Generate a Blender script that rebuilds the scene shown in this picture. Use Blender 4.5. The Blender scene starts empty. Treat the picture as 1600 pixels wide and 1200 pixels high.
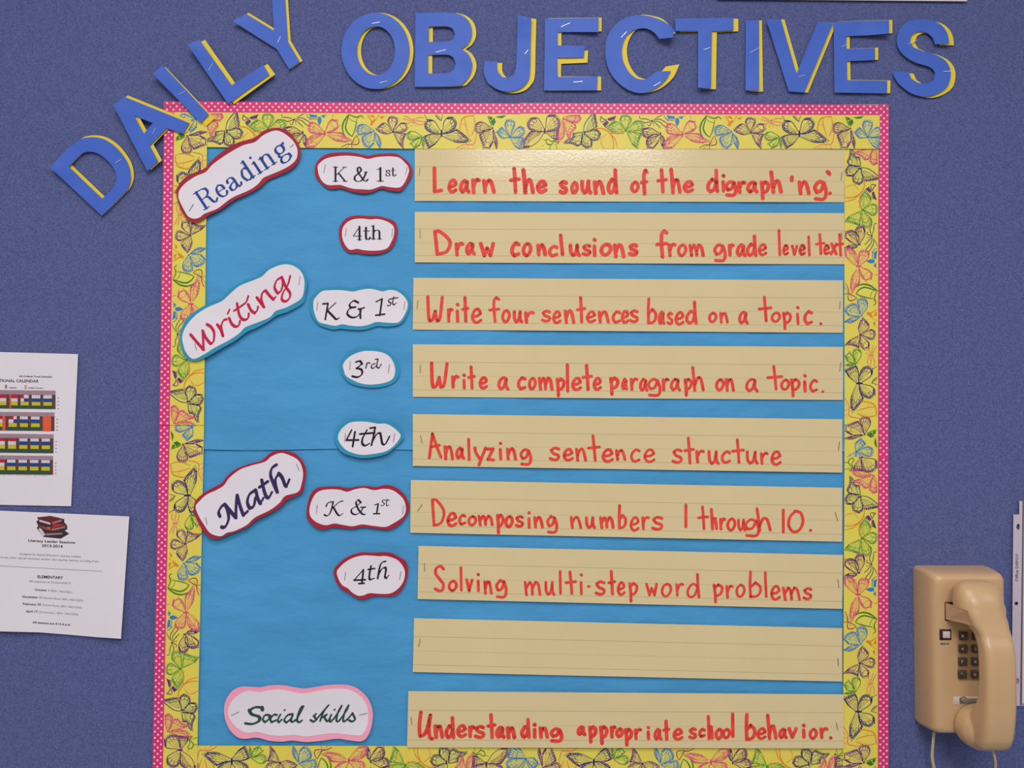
import bpy, bmesh, math, random
from mathutils import Vector, noise
from mathutils.geometry import delaunay_2d_cdt, tessellate_polygon
random.seed(7)
S = bpy.context.scene
# ---------------------------------------------------------------- camera, light, exposure
FOC, DIST, HC, PITCH = 1333.0, 1.21, 1.5, math.radians(1.3)
cam_d = bpy.data.cameras.new('camera'); cam = bpy.data.objects.new('camera', cam_d)
S.collection.objects.link(cam); S.camera = cam
cam_d.sensor_width = 36.0; cam_d.lens = 36.0*FOC/1600.0; cam_d.clip_start = 0.05
cam.location = (0, -DIST, HC); cam.rotation_euler = (math.pi/2+PITCH, 0, 0)
W = bpy.data.worlds.new('world'); S.world = W; W.use_nodes = True
W.node_tree.nodes['Background'].inputs[0].default_value = (0.97, 0.96, 1.0, 1)
W.node_tree.nodes['Background'].inputs[1].default_value = 0.31
def area_light(name, loc, sx, sy, power, col=(1.0, 0.985, 0.98)):
    d = bpy.data.lights.new(name, 'AREA'); d.shape = 'RECTANGLE'; d.size = sx; d.size_y = sy
    d.energy = power; d.color = col
    o = bpy.data.objects.new(name, d); S.collection.objects.link(o); o.location = loc
    return o          # ceiling troffers: they face straight down
area_light('ceiling_troffer_middle', (0.30, -2.58, 2.72), 0.90, 0.60, 44)
area_light('ceiling_troffer_near', (-0.15, -1.20, 2.72), 1.25, 0.60, 18)
area_light('ceiling_troffer_right', (2.2, -1.9, 2.72), 1.25, 0.60, 14)
area_light('ceiling_troffer_left', (-2.3, -2.0, 2.72), 1.25, 0.60, 19)
VS = S.view_settings
VS.view_transform = 'Standard'; VS.look = 'None'; VS.gamma = 1.0; VS.exposure = -0.07
VS.use_curve_mapping = False
# ---------------------------------------------------------------- helpers
cp, sp_ = math.cos(PITCH), math.sin(PITCH)
def P(px, py, d=0.0):
    """point of the plane d metres in front of the wall, read off the photograph"""
    x = (px-800)/FOC; v = (600-py)/FOC
    dy = cp - v*sp_; dz = sp_ + v*cp
    t = (DIST-d)/dy
    return Vector((x*t, -d, HC+dz*t))
def lin(c):
    c = c/255.0
    return c/12.92 if c <= 0.04045 else ((c+0.055)/1.055)**2.4
def rgb(r, g, b, k=1.0): return (lin(r)*k, lin(g)*k, lin(b)*k, 1)
MATS = {}
def mat(name, col, rough=0.6, spec=0.3, var=0.0, vscale=60.0, stretch=(1, 1, 1), bump=0.0, bscale=300.0, metal=0.0, col2=None, bdist=0.001, emit=None):
    if name in MATS: return MATS[name]
    m = bpy.data.materials.new(name); m.use_nodes = True; nt = m.node_tree; N = nt.nodes; L = nt.links
    b = N['Principled BSDF']; b.inputs['Base Color'].default_value = col
    b.inputs['Roughness'].default_value = rough; b.inputs['Specular IOR Level'].default_value = spec
    b.inputs['Metallic'].default_value = metal
    tc = N.new('ShaderNodeTexCoord'); mp = N.new('ShaderNodeMapping'); mp.inputs['Scale'].default_value = stretch
    L.new(tc.outputs['Object'], mp.inputs['Vector'])
    if var or col2:
        n = N.new('ShaderNodeTexNoise'); n.inputs['Scale'].default_value = vscale; n.inputs['Detail'].default_value = 4
        L.new(mp.outputs[0], n.inputs['Vector'])
        r = N.new('ShaderNodeValToRGB'); r.color_ramp.elements[0].position = 0.3; r.color_ramp.elements[1].position = 0.7
        c2 = col2 or tuple(min(1, c*(1+var)) for c in col[:3])+(1,)
        c1 = col if col2 else tuple(c*(1-var) for c in col[:3])+(1,)
        r.color_ramp.elements[0].color = c1; r.color_ramp.elements[1].color = c2
        L.new(n.outputs['Fac'], r.inputs['Fac']); L.new(r.outputs['Color'], b.inputs['Base Color'])
    if bump:
        n2 = N.new('ShaderNodeTexNoise'); n2.inputs['Scale'].default_value = bscale; n2.inputs['Detail'].default_value = 5
        L.new(mp.outputs[0], n2.inputs['Vector'])
        bn = N.new('ShaderNodeBump'); bn.inputs['Strength'].default_value = bump; bn.inputs['Distance'].default_value = bdist
        L.new(n2.outputs['Fac'], bn.inputs['Height']); L.new(bn.outputs[0], b.inputs['Normal'])
    MATS[name] = m; return m
def link(name, me, mats, parent=None, loc=None):
    o = bpy.data.objects.new(name, me); S.collection.objects.link(o)
    for m in (mats if isinstance(mats, (list, tuple)) else [mats]): me.materials.append(m)
    if parent is not None: o.parent = parent
    elif loc is not None: o.location = loc
    return o
def origin_of(parent):
    v = Vector((0, 0, 0)); p = parent
    while p is not None: v += p.location; p = p.parent
    return v
def build(name, verts, faces, mats, parent=None, midx=None, loc=None, smooth=False):
    """one mesh object; a top-level one gets its origin in its middle, a part shares its thing's"""
    if parent is not None: c = origin_of(parent)
    elif loc is not None: c = Vector(loc)
    else:
        c = Vector((sum(v[0] for v in verts), sum(v[1] for v in verts), sum(v[2] for v in verts)))/len(verts)
    me = bpy.data.meshes.new(name)
    me.from_pydata([tuple(Vector(v)-c) for v in verts], [], faces)
    if midx: me.polygons.foreach_set('material_index', midx)
    if smooth: me.polygons.foreach_set('use_smooth', [True]*len(faces))
    me.update()
    return link(name, me, mats, parent, c)
def tag(o, label=None, cat=None, group=None, kind=None):
    if label: o['label'] = label
    if cat: o['category'] = cat
    if group: o['group'] = group
    if kind: o['kind'] = kind
    return o
# ---- plane geometry in photograph pixels
def turn(a, b, c):
    a1 = math.atan2(b[1]-a[1], b[0]-a[0]); a2 = math.atan2(c[1]-b[1], c[0]-b[0])
    d = abs(a2-a1); return min(d, 2*math.pi-d)
def smooth(pts, step=1.5, closed=False, thr=0.95):
    """Catmull-Rom through the points; sharp corners stay sharp"""
    n = len(pts)
    if n < 3 and not closed: 
        out = [tuple(map(float, p)) for p in pts]; return out
    out = []
    segs = n if closed else n-1
    def corner(i):
        if not closed and (i <= 0 or i >= n-1): return True
        return turn(pts[(i-1) % n], pts[i % n], pts[(i+1) % n]) > thr
    for i in range(segs):
        p1, p2 = pts[i % n], pts[(i+1) % n]
        p0 = pts[(i-1) % n] if not corner(i) else p1
        p3 = pts[(i+2) % n] if not corner(i+1) else p2
        L = math.hypot(p2[0]-p1[0], p2[1]-p1[1]); k = max(1, int(L/step))
        if p0 is p1 and p3 is p2: k = 1
        for j in range(k):
            t = j/k; t2 = t*t; t3 = t2*t
            out.append(tuple(0.5*((2*p1[a])+(-p0[a]+p2[a])*t+(2*p0[a]-5*p1[a]+4*p2[a]-p3[a])*t2+(-p0[a]+3*p1[a]-3*p2[a]+p3[a])*t3) for a in (0, 1)))
    if not closed: out.append(tuple(map(float, pts[-1])))
    return out
def disc(x, y, r, n=8): return [(x+r*math.cos(2*math.pi*i/n), y+r*math.sin(2*math.pi*i/n)) for i in range(n)]
def ribbon(pts, w, caps=True):
    """polygons of a stroke; w is a width or a function of (direction angle, 0..1)"""
    q = []; n = len(pts); fw = w if callable(w) else (lambda a, t: w)
    if n < 2: return [disc(pts[0][0], pts[0][1], fw(0, 0)/2)]
    for i in range(1, n-1):
        if turn(pts[i-1], pts[i], pts[i+1]) > 0.75:
            return ribbon(pts[:i+1], w, caps)+ribbon(pts[i:], w, caps)
    dirs = [math.atan2(pts[i+1][1]-pts[i][1], pts[i+1][0]-pts[i][0]) for i in range(n-1)]
    L, R = [], []
    for i in range(n):
        if i == 0: a = dirs[0]
        elif i == n-1: a = dirs[-1]
        else:
            x = math.cos(dirs[i-1])+math.cos(dirs[i]); y = math.sin(dirs[i-1])+math.sin(dirs[i])
            a = math.atan2(y, x) if abs(x)+abs(y) > 1e-6 else dirs[i]
        h = fw(a, i/(n-1))/2
        L.append((pts[i][0]-math.sin(a)*h, pts[i][1]+math.cos(a)*h)); R.append((pts[i][0]+math.sin(a)*h, pts[i][1]-math.cos(a)*h))
        if caps and (i in (0, n-1) or turn(pts[i-1], pts[i], pts[min(i+1, n-1)]) > 0.6):
            q.append(disc(pts[i][0], pts[i][1], h, 10))
    for i in range(n-1): q.append([L[i], R[i], R[i+1], L[i+1]])
    return q
def clip(poly, x0, x1, y0, y1):
    for ax, lim, sg in ((0, x0, 1), (0, x1, -1), (1, y0, 1), (1, y1, -1)):
        out = []
        for i in range(len(poly)):
            a, b = poly[i-1], poly[i]
            ia, ib = (a[ax]-lim)*sg >= 0, (b[ax]-lim)*sg >= 0
            if ia != ib:
                t = (lim-a[ax])/(b[ax]-a[ax]); out.append((a[0]+(b[0]-a[0])*t, a[1]+(b[1]-a[1])*t))
            if ib: out.append(b)
        poly = out
        if len(poly) < 3: return []
    return poly
def area2(p): return sum(p[i-1][0]*p[i][1]-p[i][0]*p[i-1][1] for i in range(len(p)))
def prints(name, layers, dfun, parent, eps=0.00015, mapf=None, smoothf=None):
    """flat print or ink on a sheet: layers = [(material, [polygons])], each a hair above the last"""
    V, F, MI, ms = [], [], [], []
    for m, polys in layers:
        if m not in ms: ms.append(m)
        k = ms.index(m)
        e = eps+0.00009*layers.index((m, polys))
        for p in polys:
            if len(p) < 3: continue
            if mapf: p = [mapf(*q) for q in p]
            if area2(p) < 0: p = p[::-1]
            b = len(V)
            V += [P(x, y, dfun(x, y)+e) for x, y in p]
            F.append(list(range(b+len(p)-1, b-1, -1))); MI.append(k)
    if not F: return None
    o = build(name, V, F, ms, parent, MI)
    # all prints must face the room
    me = o.data; me.calc_loop_triangles()
    bm = bmesh.new(); bm.from_mesh(me)
    fl = [f for f in bm.faces if f.normal.y > 0]
    if fl: bmesh.ops.reverse_faces(bm, faces=fl)
    cc = [f for f in bm.faces if len(f.verts) > 4]
    if cc: bmesh.ops.triangulate(bm, faces=cc)
    bm.to_mesh(me); bm.free()
    return o
def inside(x, y, polys):
    c = False
    for p in polys:
        n = len(p)
        for i in range(n):
            x1, y1 = p[i-1]; x2, y2 = p[i]
            if (y1 > y) != (y2 > y) and x < (x2-x1)*(y-y1)/(y2-y1)+x1: c = not c
    return c
def sheet(name, polys, dfun, thick, m, parent=None, grid=12.0, loc=None, shade=True):
    """a sheet of paper or card with the outline polys[0] and holes polys[1:], bent by dfun(px, py)"""
    vs, es = [], []
    for p in polys:
        q = []
        for i in range(len(p)):      # split long edges
            a, b = p[i], p[(i+1) % len(p)]; k = max(1, int(math.hypot(b[0]-a[0], b[1]-a[1])/grid))
            q += [(a[0]+(b[0]-a[0])*j/k, a[1]+(b[1]-a[1])*j/k) for j in range(k)]
        b0 = len(vs); vs += q; es += [(b0+i, b0+(i+1) % len(q)) for i in range(len(q))]
    xs = [v[0] for v in polys[0]]; ys = [v[1] for v in polys[0]]
    y = min(ys)+grid*0.5; r = 0
    while y < max(ys):
        x = min(xs)+grid*(0.5 if r % 2 else 0.9)
        while x < max(xs):
            if inside(x, y, polys): vs.append((x, y))
            x += grid
        y += grid*0.9; r += 1
    ov, oe, of, *_ = delaunay_2d_cdt([Vector(v) for v in vs], es, [], 0, 1e-4)
    tris = []
    for f in of:
        cx = sum(ov[i][0] for i in f)/3; cy = sum(ov[i][1] for i in f)/3
        if inside(cx, cy, polys): tris.append(list(f))
    n = len(ov); V = [P(v[0], v[1], dfun(v[0], v[1])) for v in ov]
    F = []; cnt = {}
    for f in tris:
        a, b, c = (V[i] for i in f)
        if (b-a).cross(c-a).y > 0: f = f[::-1]
        F.append(f)
        for i in range(3):
            e = (f[i], f[(i+1) % 3]); cnt[e] = cnt.get(e, 0)+1
    if thick:
        V += [v+Vector((0, thick, 0)) for v in V]
        nf = len(F)
        F += [[i+n for i in f[::-1]] for f in F[:nf]]
        nsm = len(F)
        for (a, b) in [e for e in cnt if (e[1], e[0]) not in cnt]: F.append([b, a, a+n, b+n])
    used = sorted({i for f in F for i in f}); mp = {u: k for k, u in enumerate(used)}
    V = [V[u] for u in used]; F = [[mp[i] for i in f] for f in F]
    o = build(name, V, F, m, parent, loc=loc)
    if shade:
        o.data.polygons.foreach_set('use_smooth', [i < (2*len(tris) if thick else len(tris)) for i in range(len(F))])
        if thick:
            bm = bmesh.new(); bm.from_mesh(o.data)
            for e in bm.edges:
                if len(e.link_faces) == 2 and e.calc_face_angle(0) > 0.7: e.smooth = False
            bm.to_mesh(o.data); bm.free()
    return o
def staple(p, q, dfun, parent, m=None, w=0.75):
    L = math.hypot(q[0]-p[0], q[1]-p[1]); nx, ny = -(q[1]-p[1])/L*w/2, (q[0]-p[0])/L*w/2
    pts = [(p[0]+nx, p[1]+ny), (q[0]+nx, q[1]+ny), (q[0]-nx, q[1]-ny), (p[0]-nx, p[1]-ny)]
    d = max(dfun(*p), dfun(*q), dfun((p[0]+q[0])/2, (p[1]+q[1])/2))
    V = [P(x, y, d+0.0007) for x, y in pts]+[P(x, y, d-0.0005) for x, y in pts]
    return build('staple', V, [[0, 1, 2, 3], [7, 6, 5, 4], [0, 4, 5, 1], [1, 5, 6, 2], [2, 6, 7, 3], [3, 7, 4, 0]], m or M_STAPLE, parent)
def bump_fn(base, seed, amp=0.0008, sx=0.006, sy=0.02):
    return lambda x, y: base+amp*(noise.noise(Vector((x*sx+seed*7.3, y*sy+seed*3.1, seed)))+0.5)
def quadmap(q):
    """bilinear (0..1, 0..1) -> px of a quad TL, TR, BR, BL"""
    def f(u, v):
        t = [q[0][a]+(q[1][a]-q[0][a])*u for a in (0, 1)]; b = [q[3][a]+(q[2][a]-q[3][a])*u for a in (0, 1)]
        return (t[0]+(b[0]-t[0])*v, t[1]+(b[1]-t[1])*v)
    return f
# ---- type set in the built-in sans font
FONTC = {}
def type_mesh(s, bold=False):
    k = (s, bold)
    if k in FONTC: return FONTC[k]
    cu = bpy.data.curves.new('t', 'FONT'); cu.body = s; cu.resolution_u = 2; cu.offset = 0.022 if bold else 0.0
    o = bpy.data.objects.new('t', cu); S.collection.objects.link(o)
    dg = bpy.context.evaluated_depsgraph_get(); dg.update()
    me = bpy.data.meshes.new_from_object(o.evaluated_get(dg))
    V = [tuple(v.co) for v in me.vertices]; F = [list(p.vertices) for p in me.polygons]
    bpy.data.objects.remove(o); bpy.data.curves.remove(cu); bpy.data.meshes.remove(me)
    x0 = min(v[0] for v in V); x1 = max(v[0] for v in V)
    FONTC[k] = ([((v[0]-x0)/(x1-x0), v[1]/0.729) for v in V], F); return FONTC[k]
def typeset(name, s, a, b, h, m, dfun, parent, bold=False, eps=0.0002):
    """a line of type whose baseline runs from a to b (px), capitals h px high"""
    V, F = type_mesh(s, bold); L = math.hypot(b[0]-a[0], b[1]-a[1]); ex = ((b[0]-a[0])/L, (b[1]-a[1])/L); ey = (ex[1], -ex[0])
    pts = [(a[0]+ex[0]*v[0]*L+ey[0]*v[1]*h, a[1]+ex[1]*v[0]*L+ey[1]*v[1]*h) for v in V]
    o = build(name, [P(x, y, dfun(x, y)+eps) for x, y in pts], F, m, parent)
    bm = bmesh.new(); bm.from_mesh(o.data)
    fl = [f for f in bm.faces if f.normal.y > 0]
    if fl: bmesh.ops.reverse_faces(bm, faces=fl)
    bm.to_mesh(o.data); bm.free()
    return o
# ---------------------------------------------------------------- materials
M_WALL = mat('blue_tack_fabric', rgb(75, 81, 124), 0.95, 0.1, col2=rgb(106, 115, 164), vscale=640, bump=0.5, bscale=700, bdist=0.0006)
M_BLUE = mat('blue_butcher_paper', rgb(77, 157, 209), 0.7, 0.25, var=0.07, vscale=6, stretch=(1, 1, 2.0), bump=0.7, bscale=12, bdist=0.006)
M_STRIP = mat('cream_tagboard', rgb(228, 206, 157), 0.15, 0.5, var=0.02, vscale=12, bump=0.16, bscale=260, bdist=0.0005)
M_WHITE = mat('white_paper', rgb(236, 226, 233), 0.6, 0.3, var=0.01, vscale=15, bump=0.1, bscale=30, bdist=0.001)
M_RED = mat('red_cardstock', rgb(168, 34, 56), 0.6, 0.3)
M_TEAL = mat('teal_cardstock', rgb(48, 150, 186), 0.6, 0.3)
M_PINKC = mat('pink_cardstock', rgb(252, 168, 192), 0.6, 0.3)
M_LBLUE = mat('blue_cardstock', rgb(66, 104, 202), 0.5, 0.35, var=0.03, vscale=25)
M_LYEL = mat('yellow_cardstock', rgb(240, 210, 60), 0.5, 0.3)
M_YB = mat('yellow_border_card', rgb(234, 222, 90), 0.4, 0.4, col2=rgb(238, 213, 88), vscale=30)
M_HOT = mat('hot_pink_print', rgb(226, 52, 130), 0.4, 0.4)
M_DOT = mat('pale_dot_print', rgb(255, 222, 190), 0.4, 0.4)
M_INK = mat('red_marker_ink', rgb(230, 56, 46), 0.5, 0.3, col2=rgb(242, 84, 70), vscale=70)
M_RULE = mat('grey_rule_print', rgb(184, 168, 124), 0.5, 0.3)
M_RULE2 = mat('faint_dash_print', rgb(200, 186, 140), 0.5, 0.3)
M_BLACK = mat('black_print', rgb(38, 30, 38), 0.6, 0.2)
M_GREY = mat('grey_print', rgb(120, 105, 118), 0.6, 0.2)
M_NAVYT = mat('navy_print', rgb(40, 74, 145), 0.6, 0.2)
M_CRIM = mat('crimson_print', rgb(200, 36, 72), 0.6, 0.2)
M_PLUM = mat('plum_print', rgb(62, 42, 92), 0.6, 0.2)
M_GREENT = mat('dark_green_print', rgb(42, 78, 66), 0.6, 0.2)
M_STAPLE = mat('staple_steel', rgb(120, 112, 110), 0.4, 0.5, metal=0.6)
M_STAPLEB = mat('bright_staple_steel', rgb(225, 222, 230), 0.3, 0.5, metal=0.5)
M_TAN = mat('tan_plastic', rgb(206, 168, 124), 0.33, 0.5, var=0.02, vscale=20)
M_TAN2 = mat('pinkish_tan_plastic', rgb(210, 168, 130), 0.35, 0.5)
M_KEY = mat('dark_key_plastic', rgb(72, 56, 44), 0.4, 0.5)
M_DIG = mat('key_digit_print', rgb(190, 170, 145), 0.5, 0.3)
M_CORD = mat('cream_cord_plastic', rgb(205, 180, 140), 0.5, 0.4)
# ---------------------------------------------------------------- the wall
def box(name, x0, x1, y0, y1, z0, z1, m, parent=None):
    V = [(x, y, z) for x in (x0, x1) for y in (y0, y1) for z in (z0, z1)]
    F = [(0, 1, 3, 2), (4, 6, 7, 5), (0, 4, 5, 1), (2, 3, 7, 6), (0, 2, 6, 4), (1, 5, 7, 3)]
    return build(name, V, F, m, parent)
tag(box('wall_back', -3.0, 3.0, 0.0, 0.12, 0.0, 2.74, M_WALL), kind='structure')
# ---------------------------------------------------------------- blue backing paper, two lengths
def crease(seed, base):
    def f(x, y):
        n1 = noise.noise(Vector((x*0.006, y*0.03, seed))); n2 = noise.noise(Vector((x*0.016, y*0.045, seed+9)))
        n3 = noise.noise(Vector((x*0.045+y*0.03, y*0.06, seed+4)))
        return base+0.0013*n1+0.0009*n2+0.0005*n3
    return f
lowf = crease(3.1, 0.0022)
upb = crease(8.4, 0.0030)
edge_y = lambda x: 701.5+1.6*math.sin((x-300)/55.0)*math.exp(-((x-400)/260.0)**2)+0.004*(x-320)
def upf(x, y):
    k = max(0.0, 1-(edge_y(x)-y)/26.0)
    return min(0.0044, max(upb(x, y), lowf(x, y)+0.0006)+k*k*(0.0016+0.0012*noise.noise(Vector((x*0.012, 0, 2.2)))))
lo = [(303, 692)]+[(303+i*103, 692) for i in range(1, 10)]+[(1334, 692), (1334, 1176), (300, 1176)]
tag(sheet('backing_paper', [lo], lambda x, y: min(lowf(x, y), 0.0034), 0.0002, M_BLUE, grid=11),
    'lower length of blue craft paper, behind the math and social skills rows', 'paper', 'blue backing papers')
up = [(308, 222), (1334, 222), (1334, edge_y(1334))]+[(x, edge_y(x)) for x in range(1320, 312, -14)]+[(304, edge_y(304))]
tag(sheet('backing_paper', [up], upf, 0.0002, M_BLUE, grid=11),
    'upper length of blue craft paper, behind the reading and writing rows', 'paper', 'blue backing papers')
# ---------------------------------------------------------------- butterfly border trim
INKS = {'purple': (rgb(88, 26, 104), rgb(232, 192, 98)), 'pink': (rgb(228, 66, 120), rgb(238, 184, 96)),
        'grey': (rgb(56, 36, 92), rgb(206, 206, 104)), 'orange': (rgb(236, 138, 34), rgb(240, 196, 60)),
        'green': (rgb(70, 150, 40), rgb(214, 220, 70)), 'navy': (rgb(42, 28, 104), rgb(232, 210, 88)),
        'blue': (rgb(48, 128, 196), rgb(198, 206, 112)), 'violet': (rgb(104, 44, 112), rgb(232, 196, 104)),
        'rose': (rgb(240, 120, 110), rgb(242, 200, 84)), 'leaf': (rgb(52, 124, 30), rgb(222, 218, 72)),
        'brown': (rgb(130, 50, 74), rgb(240, 196, 92))}
INK = {k: (mat(k+'_border_ink', v[0], 0.45, 0.35), mat(k+'_border_tint', tuple(0.6*a+0.4*b for a, b in zip(rgb(238, 224, 108), v[1])), 0.42, 0.4)) for k, v in INKS.items()}
CR = {'X': lambda x, y: (800+x/10, y/10), 'C': lambda x, y: (780+x/5, y/5-5), 'B': lambda x, y: (1039+x/5, y/5-5)}
def pp(s): 
    v = list(map(float, s.replace(',', ' ').split())); return list(zip(v[0::2], v[1::2]))
# (ink, crop, body: x y rx ry, margin width, wings: 'lead | margin | trail')
FLY = [
 ('purple', 'X', (512, 445, 16, 48), 3.0, ['500 400 420 260 360 235|290 250 240 320 260 400 295 430|400 460 500 455', '525 400 540 250 580 195|680 190 740 270 740 370 715 410|620 440 530 455', '495 455 400 460 290 460|240 520 180 600 150 720|260 700 400 620 500 470', '530 455 620 450 720 410|720 500 720 585|640 560 530 470']),
 ('pink', 'X', (798, 240, 8, 12), 2.2, ['800 250 900 300 995 345|990 400 930 480 900 560 900 620|860 500 810 300', '790 260 740 420 720 580|725 620 790 560 820 480|810 400 795 260', '800 235 900 200 1060 195|1070 260 1020 315|930 300 800 240']),
 ('grey', 'X', (1135, 478, 12, 40), 2.6, ['1115 450 1140 330 1230 200 1290 150|1310 260 1330 350 1320 400|1220 440 1120 460', '1140 465 1250 430 1340 430|1380 490 1350 580 1270 595|1200 540 1150 490', '1160 520 1220 570 1250 620|1240 690 1170 715 1090 670|1090 600 1110 480', '1100 465 1080 600 1065 665|1020 680 920 640 810 640 840 600 940 560|960 480 1100 460']),
 ('green', 'C', (990, 240, 11, 12), 2.2, ['985 225 950 180 945 150|960 125 1000 120 1030 140 1030 165|1000 210 992 230', '1000 230 1040 190 1070 165|1110 170 1130 205 1115 240|1050 245 1000 245', '980 235 930 180 900 172|860 200 830 215 870 245|920 268 980 250', '1000 255 1060 260 1110 265|1095 310 1080 385|1040 350 1000 260']),
 ('purple', 'C', (1260, 268, 6, 14), 3.0, ['1255 265 1190 225 1150 222|1110 235 1120 280 1150 300|1200 275 1255 275', '1250 280 1180 300 1155 310|1150 340 1160 385 1200 390|1240 340 1262 290', '1264 285 1278 290|1290 330 1286 388|1266 350 1262 295']),
 ('pink', 'C', (1430, 272, 8, 24), 2.4, ['1420 255 1370 200 1330 185|1310 200 1305 240 1320 265|1370 275 1420 275', '1440 250 1460 190 1490 160|1530 170 1545 210 1520 240|1480 260 1440 270', '1420 280 1340 290 1310 310|1290 340 1290 388|1350 380 1400 330 1425 290', '1455 272 1515 265 1565 270|1595 300 1640 325 1595 340|1515 330 1455 290']),
 ('blue', 'B', (520, 250, 6, 9), 2.6, ['515 245 460 205 420 200|395 215 385 250 400 285|460 270 515 255', '510 262 450 285 430 300|430 330 450 370 480 390|520 350 525 265', '530 260 560 300|575 340 570 390|540 340 528 270']),
 ('violet', 'B', (672, 256, 11, 12), 2.4, ['665 240 635 190 630 165|645 140 670 135 705 150 705 175|680 220 672 240', '685 245 720 200 740 185|775 190 785 225 765 250|720 258 685 258', '660 250 620 195 590 190|560 215 535 235 560 255|610 275 660 265', '685 265 740 270 770 272|750 320 750 388|710 340 678 272']),
 ('green', 'B', (890, 290, 5, 9), 2.2, ['885 285 840 255 800 255|780 275 785 305 810 320|850 310 885 297', '880 305 830 330|805 350 830 388|880 360 890 305', '894 300 908 330|912 360 908 388|898 350 892 305']),
 ('navy', 'B', (1050, 266, 9, 30), 3.2, ['1040 245 1000 180 970 160|935 160 918 190 930 235|980 265 1040 270', '1058 240 1070 175 1100 140|1140 140 1165 180 1145 235|1100 258 1060 265', '1040 275 980 272 930 285|905 300 925 340 945 388|1000 350 1045 290', '1062 272 1120 260 1170 235|1210 265 1275 322 1240 335|1160 335 1060 290']),
 ('violet', 'B', (1448, 222, 7, 8), 2.4, ['1440 220 1380 180 1345 175|1315 195 1312 240 1335 265|1390 240 1440 228', '1440 232 1380 255 1345 280|1360 320 1380 388 1420 390|1450 330 1450 240', '1455 235 1475 300|1485 340 1480 388|1462 330 1452 240']),
 ('blue', 'B', (1585, 290, 12, 12), 2.4, ['1580 275 1550 220 1545 190|1560 160 1590 155 1620 170 1620 195|1600 240 1590 275', '1597 280 1630 230 1660 210|1690 225 1700 260 1680 285|1640 292 1600 292', '1575 280 1540 235 1520 215|1500 235 1478 252|1520 300 1575 295', '1597 295 1650 300 1688 302|1680 330 1660 388|1620 360 1590 305']),
]
# smaller line drawings: (ink, crop, tinted patches, solid patches, lines as (width, points))
LINES = [
 ('orange', 'C', ['800 300 860 255 900 330 890 388 820 388 790 330'], [], [(1.0, '740 235 800 225 860 260 890 320 892 388'), (.8, '862 264 905 262 975 266'), (.5, '770 310 800 300 835 270'), (.5, '800 310 795 340 820 388'), (.6, '860 262 905 310 925 388')]),
 ('violet', 'C', [], ['845 148 915 124 900 156 850 162', '842 165 858 180 825 216 808 190'], [(.8, '790 130 815 150 840 158'), (.8, '838 160 800 175 790 150 805 130'), (.5, '850 160 880 165 905 160')]),
 ('navy', 'C', [], ['1185 160 1200 158 1202 172 1188 172'], [(.7, '1098 125 1100 145 1150 150 1185 165'), (.7, '1205 160 1250 150 1290 170 1325 192'), (.7, '1208 168 1250 172 1295 210 1328 215'), (.7, '1205 172 1235 195 1262 225'), (.7, '1185 170 1140 180 1118 168'), (.7, '1190 175 1175 205 1160 195'), (.6, '1215 150 1255 125 1275 118'), (.7, '1200 176 1208 205')]),
 ('blue', 'C', [], ['1372 128 1305 120 1322 146 1372 148', '1380 142 1376 180 1390 210 1408 172 1400 142', '1402 136 1440 126 1428 150'], [(.8, '1290 120 1300 145 1340 158 1375 158'), (.5, '1400 130 1450 128')]),
 ('leaf', 'B', ['322 150 300 200 320 265 350 290 375 210 388 165'], [], [(1.3, '325 120 285 180 275 240 292 290'), (1.2, '325 128 300 220 320 270 352 295'), (.8, '388 155 380 205 365 265 350 292'), (.9, '330 122 380 142 420 130 440 150'), (.6, '385 140 405 150'), (.5, '325 150 350 170 385 180')]),
 ('orange', 'B', [], ['480 128 528 150 518 122', '520 160 495 180 502 212 528 176 545 155', '562 138 608 130 582 155'], [(.9, '470 125 500 170 490 205'), (.8, '545 150 560 120')]),
 ('rose', 'B', [], ['824 150 836 150 838 185 826 185'], [(.8, '820 160 785 140 755 128'), (.7, '818 168 780 160 750 150'), (.7, '820 175 785 190 790 212'), (.7, '840 158 880 140 915 148'), (.7, '842 168 880 170 912 178'), (.7, '840 178 875 200 905 195'), (.6, '832 185 850 210'), (.6, '826 185 810 215')]),
 ('orange', 'B', ['1232 140 1200 190 1205 250 1262 290 1290 240 1300 140'], [], [(.9, '1300 122 1220 140 1195 200 1190 262'), (.8, '1232 138 1240 205 1262 282'), (.7, '1300 130 1312 200 1285 285'), (.5, '1200 190 1235 195'), (.6, '1250 125 1290 130')]),
 ('leaf', 'B', [], ['1418 126 1450 138 1440 158 1425 150', '1432 168 1450 208 1474 172 1462 142', '1470 132 1555 118 1520 142'], [(.8, '1410 125 1425 165 1440 205')]),
 ('rose', 'B', ['1170 385 1235 350 1300 352 1320 388'], [], [(.8, '1165 385 1230 352 1300 350 1322 268'), (.7, '1250 355 1262 388'), (.5, '1290 352 1300 388'), (.5, '1200 388 1235 370')]),
 ('brown', 'B', ['275 378 320 356 340 356 382 292 400 322 394 354 345 360 350 388 280 388'], [], [(.8, '268 378 320 356 342 356 382 288 402 322 395 356 346 360'), (.7, '346 362 352 388'), (.5, '340 356 300 388'), (.5, '345 356 385 330')]),
 ('leaf', 'C', ['368 322 385 312 440 322 452 350 400 358'], [], [(.9, '365 322 382 310 405 330 438 322 462 348'), (.8, '366 322 370 345 400 356 436 326'), (.8, '400 356 396 388'), (.7, '440 330 452 388'), (.6, '340 310 365 322'), (.5, '345 360 335 365')]),
 ('navy', 'B', [], [], [(.8, '915 122 935 150'), (.8, '1000 120 1025 150 1050 165'), (.7, '1010 118 1040 145'), (.8, '1060 120 1045 165')]),
 ('pink', 'C', [], ['1312 150 1320 152 1324 166 1314 164'], [(.9, '1495 120 1497 140')]),
]
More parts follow.
